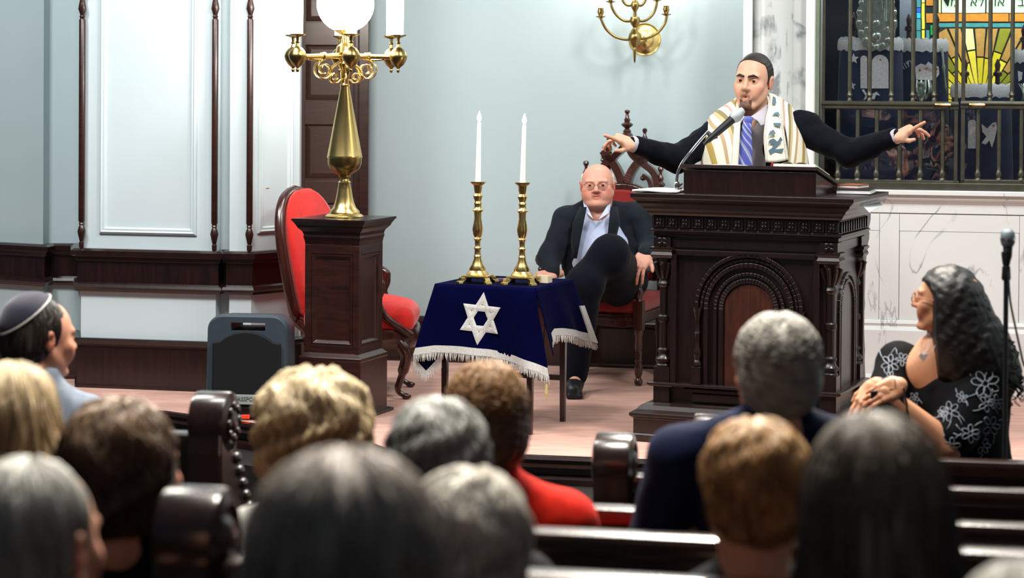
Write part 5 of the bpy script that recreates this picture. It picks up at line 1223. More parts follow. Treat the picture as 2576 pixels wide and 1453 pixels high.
# ---------------------------------------------------------------- the speaker
def mx(*a):
    r = a[0]
    for k in a[1:]: r = np.maximum(r, k)
    return r
def speaker():
    D = 10.22; s = 5600/D; hc = W(1895, 206, D); P = lambda px, py, d=0: W(px, py, D+d)
    root = thing('person', 'bearded man in dark suit and prayer shawl speaking, both arms outstretched and pointing', 'person', (hc.x, hc.y+.02, ST))
    O = Vector(root.location); loc = lambda v: tuple(Vector(v)-O)
    R = headM(.42, -.03, .06); hs = 1.09; hx = xform(loc(hc), R @ Matrix.Diagonal((.95, 1, 1.03)), hs)
    f = SDF((-.11, -.15, -.24), (.11, .14, .14), .0028); head_sdf(f, open_mouth=.009, chin=.0, nl=.2, brow=.001)
    st = skin_tint('#dca98c', '#cf6a52', .45, '#a5604f')
    # wrists
    wl, wr = Vector(loc(P(1592, 362, -.22))), Vector(loc(P(2252, 344, -.26)))
    sl, sr = Vector(loc(P(1806, 338, .02))), Vector(loc(P(2012, 322, .02)))
    el, er = Vector(loc(P(1704, 398, -.08))), Vector(loc(P(2136, 384, -.10)))
    tips = (Vector(loc(P(1497, 326, -.30))), Vector(loc(P(2340, 298, -.33))))
    hp = []
    for w, tip, side, up in ((wl, tips[0], 1, (0.1, -.45, .85)), (wr, tips[1], -1, (-.1, -.35, .9))):
        o, Rh = frame(w, tip-w, up)
        curls = [(-.05, .05, .03, .0), (.75, .65, .3), (1.05, .9, .5), (1.25, 1.0, .5)]
        if side == -1: curls = [(-.12, .03, .0, .1), (.65, .45, .2), (.95, .5, .3), (1.0, .6, .3)]
        hf = hand_mesh(None, curls, thumb=((.035, .040, -.016), (.060, .046, -.034), (.082, .040, -.046)) if side == 1 else ((.035, .038, -.018), (.058, .04, -.036), (.08, .03, -.046)), side=side, stub=.035)
        hp.append((hf, xform(o, Rh, .93), hands_tint('#dca98c', '#d27a62')))
    # torso and legs under the clothes (coarse)
    b = SDF((-.75, -.5, -.05), (.75, .35, 1.5), .014)
    nb = Vector(loc(hc))+Vector((.0, .03, -.19)); chest = Vector((0.0, .03, nb.z-.16)); hip = Vector((0, .05, .90))
    b.cap(nb+Vector((0, 0, .06)), chest, .055, .09, .04); b.ell(chest+Vector((0, .03, 0)), (.13, .075, .16), .04); b.ell((chest+hip)/2+Vector((0, .03, 0)), (.12, .075, .24), .04); b.ell(hip, (.155, .11, .11), .05)
    for a, c, w in ((sl, el, wl), (sr, er, wr)): b.cap(chest+Vector((0, .02, .08)), a+Vector((0, .01, 0)), .04, .036, .03); b.chain([a, c, w], [.040, .032, .026], .02)
    for sx in (-1, 1): b.chain([hip+Vector((sx*.09, 0, -.03)), Vector((sx*.10, .03, .47)), Vector((sx*.11, .05, .09))], [.085, .058, .04], .03); b.cap((sx*.11, .05, .045), (sx*.12, -.1, .035), .04, .03)
    joined('body', root, [(f, hx, st)]+hp+[(b, ident, flat('#d8a286'))], SKM)
    eyes(root, hx, (.10, .0))
    # hair: close cropped cap, brows, goatee
    def shell(nm, col, off, keep, tint=None, disp=0, h=.0028):
        g = SDF((-.115, -.15, -.17), (.115, .14, .14), h); head_sdf(g, .009 if nm != 'hair' else 0, brow=.001, ears=(nm != 'hair'), nl=.12)
        x, y, z = g.all(); g.d = np.maximum(g.d-off-(disp*wob(x, y, z, 260, 3) if disp else 0), keep(x, y, z)).astype(np.float32)
        return g.build(nm, HAIRM, root, hx, tint or (lambda L: mixc(col[0], col[1], .5+.5*wob(*L.T, 180, 5))))
    hl = lambda x, y, z: np.maximum(-(z-.058+.0*y), -(y+.074))      # above the hairline
    shell('hair', ('#15100d', '#2f241f'), .0035, lambda x, y, z: mx(-(z-np.where(y > .035, -.05, -.005)), -(y+.012+.22*np.maximum(0, z+.01)+np.where(z > .07, .9*(z-.07), 0)*2.2)), disp=.0012)
    shell('goatee', ('#4a3022', '#7a5540'), .0035, lambda x, y, z: mx(np.abs(x)-.027, z+.074, -(z+.125), y+.055, -mx(np.abs(x)-.018, -(z+.0835))), disp=.001)
    for sx in (-1, 1):
        g = SDF((-.07, -.13, .0), (.07, -.05, .05), .0022); g.chain([(sx*.012, -.1, .0195), (sx*.032, -.098, .0245), (sx*.05, -.083, .019)], [.0048, .0050, .0025], .003); g.build('eyebrow', HAIRM, root, hx, lambda L: mixc('#1d1410', '#33251d', .5+.5*wob(*L.T, 300, 2)))
    # jacket
    J = cloth('black_suit', '#080b14')
    f = SDF((-.70, -.45, .78), (.72, .32, 1.62), .0085)
    f.ell(chest+Vector((0, .015, -.01)), (.185, .12, .20), .06); f.ell(chest+Vector((0, .01, -.26)), (.18, .125, .26), .06); f.ell((0, .04, .93), (.185, .135, .14), .05)
    for sx, a, c, w in ((-1, sl, el, wl), (1, sr, er, wr)):
        f.cap(nb+Vector((sx*.05, .02, -.035)), a+Vector((sx*.0, .0, -.005)), .055, .068, .05)
        cuff = c.lerp(w, .93); f.chain([a, c, cuff], [.074, .056, .043], .035)
        f.cap(c+Vector((0, 0, -.014)), c.lerp(w, .45)+Vector((0, 0, -.012)), .048, .042, .03)
    f.ell(sr+Vector((.03, .0, .035)), (.06, .06, .035), .04)
    f.cap(nb+Vector((0, .05, .03)), nb+Vector((0, .07, -.06)), .06, .07, .04)
    f.ell(nb+Vector((-.01, -.04, .08)), (.066, .085, .09), .01, 's')
    f.ell((.005, -.19, 1.16), (.10, .145, .42), .02, 's')
    folds(f, .0065, 34, 4); f.build('jacket', J, root)
    for c, w, nm in ((el, wl, 'cuff'), (er, wr, 'cuff')):
        d = (w-c).normalized(); g = SDF(np.array(w)-.07, np.array(w)+.07, .003); g.cap(c.lerp(w, .82), w-d*.004, .038, .0375, .002); g.cap(w-d*.02, w+d*.05, .031, .030, .001, 's'); g.build(nm, SHIRTG, root)
    # shirt
    f = SDF((-.2, -.22, .9), (.2, .15, 1.62), .006); f.ell(chest+Vector((0, .02, -.02)), (.165, .115, .20), .05); f.ell(chest+Vector((0, .02, -.28)), (.16, .12, .26), .05)
    f.cap(nb+Vector((0, -.0, .03)), nb+Vector((0, -.005, -.05)), .066, .075, .03); f.cap(nb+Vector((-.004, -.02, .07)), nb+Vector((-.004, -.01, .0)), .057, .055, .004, 's'); folds(f, .002, 40, 2)
    f.build('shirt', SHIRTG, root)
    # collar wings
    Pd = lambda px, py, d: Vector(loc(P(px, py, d)))
    def quad(name, m, rows, th=.004, sub=5):
        G = []; rr = [crom(r, sub) for r in rows]; n = len(rr[0]); cols = [crom([r[i] for r in rr], sub) for i in range(n)]
        G = [[cols[i][j] for i in range(n)] for j in range(len(cols[0]))]
        me = MB(); me.grid(G); o = me.build(name, m, root, smooth=True, auto=80)
        uv = o.data.uv_layers.new(name='UVMap'); R_, C_ = len(G), len(G[0])
        for lp in o.data.loops: vi = lp.vertex_index; uv.data[lp.index].uv = ((vi % C_)/(C_-1), (vi//C_)/(R_-1))
        sd = o.modifiers.new('t', 'SOLIDIFY'); sd.thickness = th; sd.offset = 0; return o
    quad('collar', SHIRTG, [[Pd(1928, 262, -.03), Pd(1906, 282, -.085), Pd(1884, 296, -.112)], [Pd(1938, 285, -.06), Pd(1922, 300, -.11), Pd(1903, 302, -.125)], [Pd(1934, 305, -.10), Pd(1926, 312, -.122), Pd(1914, 316, -.13)]])
    quad('collar', SHIRTG, [[Pd(1852, 268, -.05), Pd(1862, 284, -.09), Pd(1874, 294, -.112)], [Pd(1848, 285, -.08), Pd(1856, 298, -.11), Pd(1868, 302, -.122)], [Pd(1850, 300, -.10), Pd(1856, 308, -.12), Pd(1862, 312, -.128)]])
    # tie
    quad('tie', TIE, [[Pd(1873, 294, -.120), Pd(1883, 292, -.128), Pd(1895, 296, -.122)], [Pd(1868, 314, -.130), Pd(1879, 314, -.138), Pd(1890, 316, -.132)], [Pd(1864, 336, -.128), Pd(1876, 338, -.142), Pd(1890, 338, -.130)], [Pd(1854, 370, -.130), Pd(1872, 370, -.145), Pd(1892, 370, -.132)], [Pd(1846, 425, -.135), Pd(1868, 425, -.15), Pd(1892, 425, -.135)]], .006)
    g = SDF(np.array(Pd(1881, 302, -.13))-.04, np.array(Pd(1881, 302, -.13))+.04, .0025); g.ell(Pd(1882, 303, -.130), (.019, .010, .021), .004); g.build('tie_knot', mat('tie_knot_silk', '#5b64b4', .5), root)
    # prayer shawl
    quad('prayer_shawl', SHAWL, [   # viewer's left panel
        [Pd(1856, 245, .06), Pd(1836, 258, .07), Pd(1808, 276, .10), Pd(1788, 292, .13)],
        [Pd(1850, 258, -.02), Pd(1832, 268, -.01), Pd(1800, 286, .0), Pd(1782, 304, .02)],
        [Pd(1856, 290, -.10), Pd(1834, 300, -.10), Pd(1798, 318, -.085), Pd(1774, 338, -.05)],
        [Pd(1856, 340, -.145), Pd(1832, 345, -.15), Pd(1798, 355, -.13), Pd(1767, 372, -.07)],
        [Pd(1850, 428, -.16), Pd(1828, 430, -.17), Pd(1796, 430, -.15), Pd(1764, 432, -.08)]], .008)
    quad('prayer_shawl', SHAWL, [   # viewer's right panel, outer
        [Pd(1938, 240, .07), Pd(1958, 244, .09), Pd(1978, 258, .11), Pd(1992, 270, .13)],
        [Pd(1950, 250, .0), Pd(1968, 258, .01), Pd(1988, 272, .03), Pd(2004, 292, .05)],
        [Pd(1966, 300, -.10), Pd(1984, 305, -.09), Pd(2002, 318, -.06), Pd(2016, 334, -.03)],
        [Pd(1980, 350, -.14), Pd(1996, 352, -.13), Pd(2014, 360, -.10), Pd(2026, 372, -.05)],
        [Pd(1982, 428, -.16), Pd(2000, 428, -.15), Pd(2022, 428, -.12), Pd(2036, 430, -.06)]], .008)
    sh = quad('shawl_band', BAND, [
        [Pd(1930, 236, .045), Pd(1940, 236, .05), Pd(1950, 240, .055)],
        [Pd(1936, 252, -.03), Pd(1950, 250, -.02), Pd(1964, 254, -.01)],
        [Pd(1926, 300, -.125), Pd(1946, 298, -.13), Pd(1968, 300, -.12)],
        [Pd(1921, 350, -.165), Pd(1946, 350, -.17), Pd(1976, 350, -.16)],
        [Pd(1926, 408, -.185), Pd(1952, 408, -.19), Pd(1984, 402, -.18)]], .007)
    quad('shawl_band', BAND, [
        [Pd(1858, 254, .04), Pd(1853, 256, .045), Pd(1846, 258, .05)],
        [Pd(1858, 262, -.04), Pd(1852, 264, -.035), Pd(1845, 266, -.03)],
        [Pd(1862, 300, -.12), Pd(1856, 300, -.125), Pd(1848, 300, -.12)],
        [Pd(1860, 350, -.155), Pd(1854, 350, -.16), Pd(1844, 350, -.155)],
        [Pd(1856, 428, -.17), Pd(1848, 428, -.175), Pd(1838, 428, -.17)]], .006)
    # letters on the band (pixel outlines)
    Lm = mat('blue_grey_applique', '#5c7480', .8); b = MB()
    gl = [[(1936, 352), (1946, 348), (1956, 356), (1964, 344), (1969, 352), (1958, 364), (1949, 376), (1972, 373), (1968, 384), (1952, 382), (1946, 384), (1938, 390), (1934, 378), (1942, 372), (1947, 362), (1940, 360), (1933, 360)],
          [(1933, 340), (1938, 330), (1946, 326), (1952, 336), (1943, 338)], [(1946, 309), (1964, 309), (1965, 317), (1948, 316)], [(1943, 291), (1949, 283), (1958, 281), (1963, 291), (1953, 288)], [(1943, 262), (1945, 242), (1951, 245), (1953, 260)]]
    for g_ in gl:
        dd = lambda y: -.052-.128*min(1, max(0, (y-258)/85))**.6 if y > 258 else -.005-.045*max(0, (y-240))/18
        A = [Pd(x, y, dd(y)-.009) for x, y in g_]; n = len(A)
        back = [p+Vector((0, .006, 0)) for p in A]; b = MB(); b.add(A+back, [tuple(range(n)), tuple(range(2*n-1, n-1, -1))]+[(i, (i+1) % n, (i+1) % n+n, i+n) for i in range(n)]); b.build('shawl_letter', Lm, root)
    # trousers
    f = SDF((-.26, -.2, -.0), (.26, .25, 1.05), .014); f.ell(hip, (.17, .125, .13), .05)
    for sx in (-1, 1): f.chain([hip+Vector((sx*.09, 0, -.03)), Vector((sx*.10, .03, .47)), Vector((sx*.11, .05, .07))], [.10, .078, .07], .03)
    f.build('trousers', J, root)
    for sx in (-1, 1):
        f = SDF((sx*.12-.13, -.2, -.01), (sx*.12+.13, .2, .14), .009); f.cap((sx*.11, .07, .045), (sx*.125, -.12, .036), .05, .04, .02); f.rbox((sx*.117, -.02, .012), (.045, .13, .012), .008)
        f.build('shoe', MT['black'], root)
SHIRTG = mat('grey_shirt', '#b7b3bb', .8, var=.05, sc=20)
TIE = uvm('striped_tie', [(0, '#5c63b8'), (.30, '#8f97cf'), (.36, '#c7cbe4'), (.42, '#7d86c4'), (.5, '#5a61b4'), (.72, '#9aa3bf'), (.86, '#c7cbe4'), (.92, '#6a72be')], rough=.45, rep=(-1.1, 3.2, 0))
SHAWL = uvm('striped_shawl', [(0, '#efe6d0'), (.18, '#b59a52'), (.30, '#efe6d2'), (.45, '#c3a294'), (.52, '#efe9da'), (.64, '#8e8354'), (.72, '#c9b48a'), (.80, '#f1eadb'), (.92, '#bda27c')], rough=.8, rep=(.85, .75, 0))
BAND = uvm('shawl_band', [(0, '#efe8d2'), (.05, '#8e7c70'), (.08, '#efe8d2'), (.14, '#a8948a'), (.165, '#f3ecd6'), (.86, '#a8948a'), (.89, '#efe8d2'), (.95, '#8e7c70'), (.975, '#efe8d2')], rough=.8)
speaker()
# ---------------------------------------------------------------- the seated man
def seated():
    D = 11.45; hc = W(1503, 480, D-.02); O = Vector((hc.x, hc.y, ST)); P = lambda px, py, d=0: W(px, py, D+d)-O
    root = thing('person', 'bald man with glasses, dark blazer and pale blue shirt sitting cross-legged in the throne chair', 'person', tuple(O))
    R = headM(.10, -.06, -.02); hs = 1.08; hl = P(1503, 467, -.02); hx = xform(hl, R @ Matrix.Diagonal((1, 1, .88)), hs)
    f = SDF((-.12, -.15, -.22), (.12, .14, .14), .0028); head_sdf(f, 0, fat=.9, nose=1.02, nl=.17, neckr=.064)
    for s in (-1, 1): f.ell((s*.045, -.055, -.05), (.026, .024, .028), .02)
    st = skin_tint('#dca08a', '#cf4a3a', .85, '#bd6a5c')
    sl, sr = P(1424, 552), P(1614, 540); el, er = P(1382, 648, -.06), P(1640, 622, -.05); wl, wr = P(1388, 690, -.16), P(1622, 640, -.17)
    hp = []
    o, Rh = frame(wl, P(1352, 697, -.24)-wl, (0, -.5, .9)); hp.append((hand_mesh(None, [(.35, .5, .4)]*2+[(.45, .6, .4)]*2, side=1), xform(o, Rh, .95), hands_tint('#d99f88', '#cf7a66')))
    o, Rh = frame(wr, P(1600, 690, -.25)-wr, (-.2, -.8, .4)); hp.append((hand_mesh(None, [(.3, .4, .2, .12), (.3, .5, .3), (.35, .5, .3), (.35, .4, .3, -.15)], thumb=((.035, .045, -.01), (.058, .062, -.016), (.08, .07, -.02)), side=1, stub=.012), xform(o, Rh, .95), hands_tint('#d99f88', '#cf7a66')))
    hipz = .50; hipc = Vector((P(1530, 700).x, .10, hipz)); chest = P(1508, 612, .02)
    kl, kr = P(1478, 712, -.48), P(1534, 636, -.42)
    fl = P(1448, 925, -.40); fl.z = .07; an = P(1418, 752, -.46)
    b = SDF((-.45, -.75, -.05), (.45, .35, 1.0), .014)
    b.cap(hl+Vector((0, .03, -.14)), chest, .06, .09, .04); b.ell(chest+Vector((0, .03, 0)), (.14, .08, .16), .04); b.ell((chest+hipc)/2+Vector((0, .04, 0)), (.13, .09, .2), .04); b.ell(hipc+Vector((0, .03, 0)), (.15, .10, .09), .04)
    for a, c, w in ((sl, el, wl), (sr, er, wr)): b.cap(chest+Vector((0, .02, .08)), a+Vector((0, .01, 0)), .04, .036, .03); b.chain([a, c, w], [.040, .032, .026], .02)
    b.chain([hipc+Vector((-.09, 0, 0)), kl, fl], [.07, .05, .035], .01); b.chain([hipc+Vector((.09, 0, .02)), kr, an], [.07, .05, .035], .01); b.cap(fl, fl+Vector((-.02, -.14, -.03)), .035, .03)
    joined('body', root, [(f, hx, st)]+hp+[(b, ident, flat('#d8a286'))], SKM)
    eyes(root, hx, (.0, -.05))
    g = SDF((-.12, -.15, -.17), (.12, .14, .14), .003); head_sdf(g, 0, ears=False); x, y, z = g.all()
    g.d = np.maximum(g.d-.006, np.maximum(np.maximum(-(y-.0), -(z+.06)), z-.055-.3*y)).astype(np.float32); g.build('hair', HAIRM, root, hx, lambda L: mixc('#b9ae9f', '#e2dbd0', .5+.5*wob(*L.T, 150, 5)))
    # glasses
    gm_ = mat('thin_gold_frame', '#8b7a6a', .3, .8); b = MB()
    for s in (-1, 1):
        b.tube([(s*.031+.023*math.copysign(abs(math.cos(a))**.7, math.cos(a)), -.108+.006*abs(math.cos(a)), .0+.014*math.copysign(abs(math.sin(a))**.7, math.sin(a))) for a in [2*PI*k/24 for k in range(25)]], .0012, 6)
        b.tube([(s*.054, -.103, .004), (s*.073, -.085, .006), (s*.082, .0, .006)], .0012, 6)
    b.tube([(-.009, -.108, .003), (0, -.112, .006), (.009, -.108, .003)], .0012, 6)
    b.v = [tuple(p) for p in hx(np.array(b.v))]; gl = b.build('glasses', gm_, root, smooth=True)
    b = MB()
    for s in (-1, 1): b.prism([(s*.031+.022*math.cos(a), .013*math.sin(a)) for a in [2*PI*k/20 for k in range(20)]], -.1085, -.1075)
    lm, nt, bb = bsdf('lens_glass'); bb.inputs['Transmission Weight'].default_value = 1; bb.inputs['Roughness'].default_value = .02; bb.inputs['Base Color'].default_value = (1, 1, 1, 1); bb.inputs['IOR'].default_value = 1.5
    b.v = [tuple(p) for p in (hx(np.array(b.v)))]; b.build('lenses', lm, gl)
    # shirt, jacket
    S = mat('pale_blue_shirt', '#c3cfec', .75, var=.03, sc=20)
    nb = hl+Vector((0, .03, -.145))
    f = SDF((-.25, -.3, .3), (.25, .25, 1.0), .007); f.ell(chest+Vector((0, -.01, -.02)), (.16, .125, .19), .05); f.ell((chest+hipc)/2+Vector((0, -.02, 0)), (.165, .15, .2), .06); f.cap(nb+Vector((0, -.0, .03)), nb+Vector((0, -.01, -.05)), .074, .085, .03); f.cap(nb+Vector((0, -.03, .09)), nb+Vector((0, -.05, .0)), .066, .05, .004, 's'); folds(f, .002, 40, 2)
    for k in range(3): q = P(1508-k*4, 585+k*26, -.135); f.ell(q, (.006, .006, .006), .001)
    f.build('shirt', S, root)
    J = cloth('charcoal_blazer', '#1b2129', .8, .05)
    f = SDF((-.40, -.38, .28), (.42, .25, 1.0), .0085)
    f.ell(chest+Vector((0, .02, -.01)), (.20, .135, .20), .05); f.ell((chest+hipc)/2+Vector((0, .02, -.02)), (.205, .16, .24), .06)
    for sx, a, c, w in ((-1, sl, el, wl), (1, sr, er, wr)):
        f.cap(nb+Vector((sx*.06, .02, .015)), a+Vector((0, 0, .0)), .055, .060, .05); f.chain([a, c, c.lerp(w, .86)], [.068, .058, .045], .03)
    f.cap(nb+Vector((0, .05, .03)), nb+Vector((0, .06, -.05)), .07, .08, .04)
    f.ell(nb+Vector((0, -.05, .07)), (.075, .10, .10), .01, 's')
    # open front: wedge between the lapels
    f.ell(P(1494, 640, -.30), (.058, .22, .27), .015, 's'); f.cap(P(1500, 540, -.16), P(1488, 690, -.2), .035, .07, .02, 's')
    folds(f, .006, 30, 7); f.build('blazer', J, root)
    for sgn, pts in ((-1, [(1474, 520), (1466, 560), (1456, 610), (1448, 650)]), (1, [(1538, 520), (1534, 560), (1530, 600), (1528, 625)])):
        G = []
        for k, (px, py) in enumerate(pts): w_ = (16, 26, 20, 6)[k]; G.append([P(px+sgn*w_*u, py, -.145+.035*u-.01*k*0) for u in (0, .5, 1)])
        b = MB(); b.grid(G); o = b.build('lapel', J, root, smooth=True); sd = o.modifiers.new('t', 'SOLIDIFY'); sd.thickness = .008
    # collar
    for sgn, pts in ((-1, [(1467, 506), (1470, 530), (1492, 550), (1478, 520)]), (1, [(1537, 502), (1534, 534), (1506, 552), (1526, 520)])):
        b = MB(); A = [P(*pts[0], -.03), P(*pts[1], -.125), P(*pts[2], -.15), P(*pts[3], -.11)]; b.grid([[A[0], A[3]], [A[1], A[2]]]); o = b.build('collar', S, root); sd = o.modifiers.new('t', 'SOLIDIFY'); sd.thickness = .005
    # trousers
    T = cloth('navy_trousers', '#070a16', .85, .03)
    f = SDF((-.42, -.75, -.0), (.42, .30, .90), .010); f.ell(hipc+Vector((0, .02, 0)), (.19, .15, .12), .05)
    f.chain([hipc+Vector((-.09, 0, 0)), kl, fl+Vector((0, .01, .03))], [.105, .08, .062], .04); f.chain([hipc+Vector((.10, -.02, .03)), kr, an], [.11, .088, .06], .04); f.cap(kr+Vector((.0, .02, -.03)), hipc+Vector((0.05, -.15, .0)), .09, .1, .04)
    folds(f, .004, 22, 5); f.build('trousers', T, root)
    f = SDF((-.45, -.75, -.02), (.3, -.1, .75), .008)
    f.cap(fl+Vector((0, .02, -.02)), fl+Vector((-.02, -.16, -.03)), .045, .038, .02); f.rbox(fl+Vector((-.01, -.07, -.055)), (.042, .13, .012), .008); f.build('shoe', MT['black'], root); f = SDF((-.45, -.75, -.02), (.3, -.1, .75), .008)
    f.cap(an+Vector((-.01, 0, 0)), an+Vector((-.07, -.0, .035)), .045, .04, .02); f.cap(an+Vector((-.05, -.02, -.03)), an+Vector((-.10, -.03, .08)), .04, .033, .02); f.build('shoe', MT['black'], root)
    b = MB(); d = (wr-er).normalized(); b.lathe([(.034, -.008), (.036, -.004), (.036, .004), (.034, .008)], er.lerp(wr, .96), 24, d.to_track_quat('Z', 'Y').to_matrix()); b.build('wristwatch', MT['steel'], root, smooth=True)
seated()
# ================================================================ THE AUDIENCE
def hn(x, y, z, kind, seed=0):
    th_ = np.arctan2(x, y+.02); ph = np.arctan2(z-.03, np.sqrt(x*x+(y-.02)**2)+1e-4)
    if kind == 'curl': return .5*wob(x, y, z, 110, seed)+.5*wob(x, y, z, 210, seed+1)
    if kind == 'wave': return .6*np.sin(th_*7+3.2*np.sin(ph*4+seed)+z*30)+.4*wob(x, y, z, 70, seed)+.25*np.sin(th_*40+3*np.sin(ph*6))
    return .45*np.sin(th_*11+1.5*np.sin(ph*3+seed))+.3*np.sin(th_*27+1.2*np.sin(ph*5+seed*2))+.25*np.sin(th_*61+ph*4)
def make_hair(root, hx, style, cols, wx=1.0, amp=.004, h=.0045, low=-.1, seed=0, kind='strand', hi=None, length=.3):
    L = -.12-length if style == 'long' else -.2
    f = SDF((-.17*wx-.02, -.14, L-.03), (.17*wx+.02, .19, .17), h)
    if style == 'short':
        f.ell((0, .024, .034), (.080*wx, .100, .092), .01); f.ell((0, .045, -.02), (.074*wx, .078, .07), .03)
        cut = lambda x, y, z: mx(-(z-low), -(y+.028+.2*np.clip(z-.0, -.05, .1)+np.where(z > .05, (z-.05)*2.2, 0)), -(z+.03+.9*(y-.055)) if False else -(z-low-.035*np.clip((.06-y)/.08, 0, 1)))
    elif style == 'bob':
        f.ell((0, .022, .036), (.092*wx, .112, .100), .02); f.ell((0, .04, -.035), (.094*wx, .094, .08), .04)
        cut = lambda x, y, z: mx(-(z-low), -(y+.05+np.where(z > .05, (z-.05)*1.2, 0)))
    else:
        f.ell((0, .024, .034), (.088*wx, .108, .099), .02)
        for k in range(7):
            t = k/6; zz = -.03-(length+.05)*t; f.ell((0, .04+.02*t, zz), ((.094+.022*math.sin(PI*min(1, t*1.1)*.9))*wx, .080-.02*t, .085), .05)
        cut = lambda x, y, z: mx(-(z-L), -(y+.055+np.where(z > .05, (z-.05)*1.0, 0)))
    x, y, z = f.all(); n = hn(x, y, z, kind, seed)
    f.d = np.maximum(f.d-amp*n, cut(x, y, z)-amp*.7*wob(x, y, z, 130, 9)).astype(np.float32)
    V0, F0 = f.mesh(); strands = MB(); rn = random.Random(seed+50)
    from mathutils.bvhtree import BVHTree
    bv = BVHTree.FromPolygons(V0.tolist(), F0.tolist()); N = {'curl': 300, 'wave': 320, 'strand': 360}[kind]
    for k in range(N):
        t0 = rn.uniform(-2.4, 2.4)+0*PI; p0 = rn.uniform(.2, 1.5); span = rn.uniform(.35, .9) if kind != 'curl' else .25; pts = []; wv = {'curl': .10, 'wave': .10, 'strand': .015}[kind]; fr = {'curl': 16, 'wave': 7, 'strand': 3}[kind]; ph0 = rn.uniform(0, 6)
        for j in range(9):
            u = j/8; el = p0-span*u*1.6; az = t0+wv*math.sin(fr*u+ph0)
            if el < -1.1 or abs(az) > 2.2 and el < .9: break
            d = Vector((math.sin(az)*math.cos(el), math.cos(az)*math.cos(el), math.sin(el))); o = Vector((0, .024, .034 if el > -.2 else .034+(-.2-el)*-.16 if style == 'long' else .034))
            h_, n_, _, _ = bv.ray_cast(o+d*.35, -d)
            if h_ is None: break
            if pts and (h_-pts[-1]).length > .06: break
            pts.append(h_+n_*(.0008+.0022*rn.random()*(1 if kind != 'strand' else .5)))
        if len(pts) > 3: nn_ = len(pts); strands.tube(pts, [.0017*(.4+.6*math.sin(PI*(i+.6)/(nn_+.6))) for i in range(nn_)], 4)
    c0, c1 = cols
    def tint(V):
        x, y, z = V.T; k = .5+.5*(.6*hn(x, y, z, kind, seed)+.4*wob(x, y, z, 90, 3)); c = mixc(c0, c1, k**1.2)
        if hi: w = np.clip((z-.02)/.09, 0, 1)*(.4+.6*k); c = c*(1-w[:, None])+np.array(lin(hi))*w[:, None]  # paler towards the crown: overhead light put into the hair colour
        return c
    o = f.build('hair', HAIRM, root, hx, tint)
    if strands.v:
        me = o.data; V1 = np.array([v.co[:] for v in me.vertices]); n1 = len(V1); Vs = np.array(strands.v); Fq = [tuple(p.vertices) for p in me.polygons]+[tuple(i+n1 for i in q) for q in strands.f]
        col = np.zeros(len(V1)*4, np.float32); me.color_attributes['tint'].data.foreach_get('color', col); col = col.reshape(-1, 4)
        grp = np.arange(len(Vs))//36; rs = np.random.RandomState(seed).rand(grp.max()+1)[grp]; cs = np.ones((len(Vs), 4), np.float32); cs[:, :3] = tint(Vs)*(.55+.9*rs)[:, None]
        m2 = bpy.data.meshes.new('hair'); m2.from_pydata(np.concatenate([V1, hx(Vs)]).tolist(), [], Fq); m2.update(); m2.materials.append(HAIRM)
        at = m2.color_attributes.new('tint', 'FLOAT_COLOR', 'POINT'); at.data.foreach_set('color', np.concatenate([col, cs]).ravel()); m2.polygons.foreach_set('use_smooth', [True]*len(m2.polygons)); o.data = m2
    return o
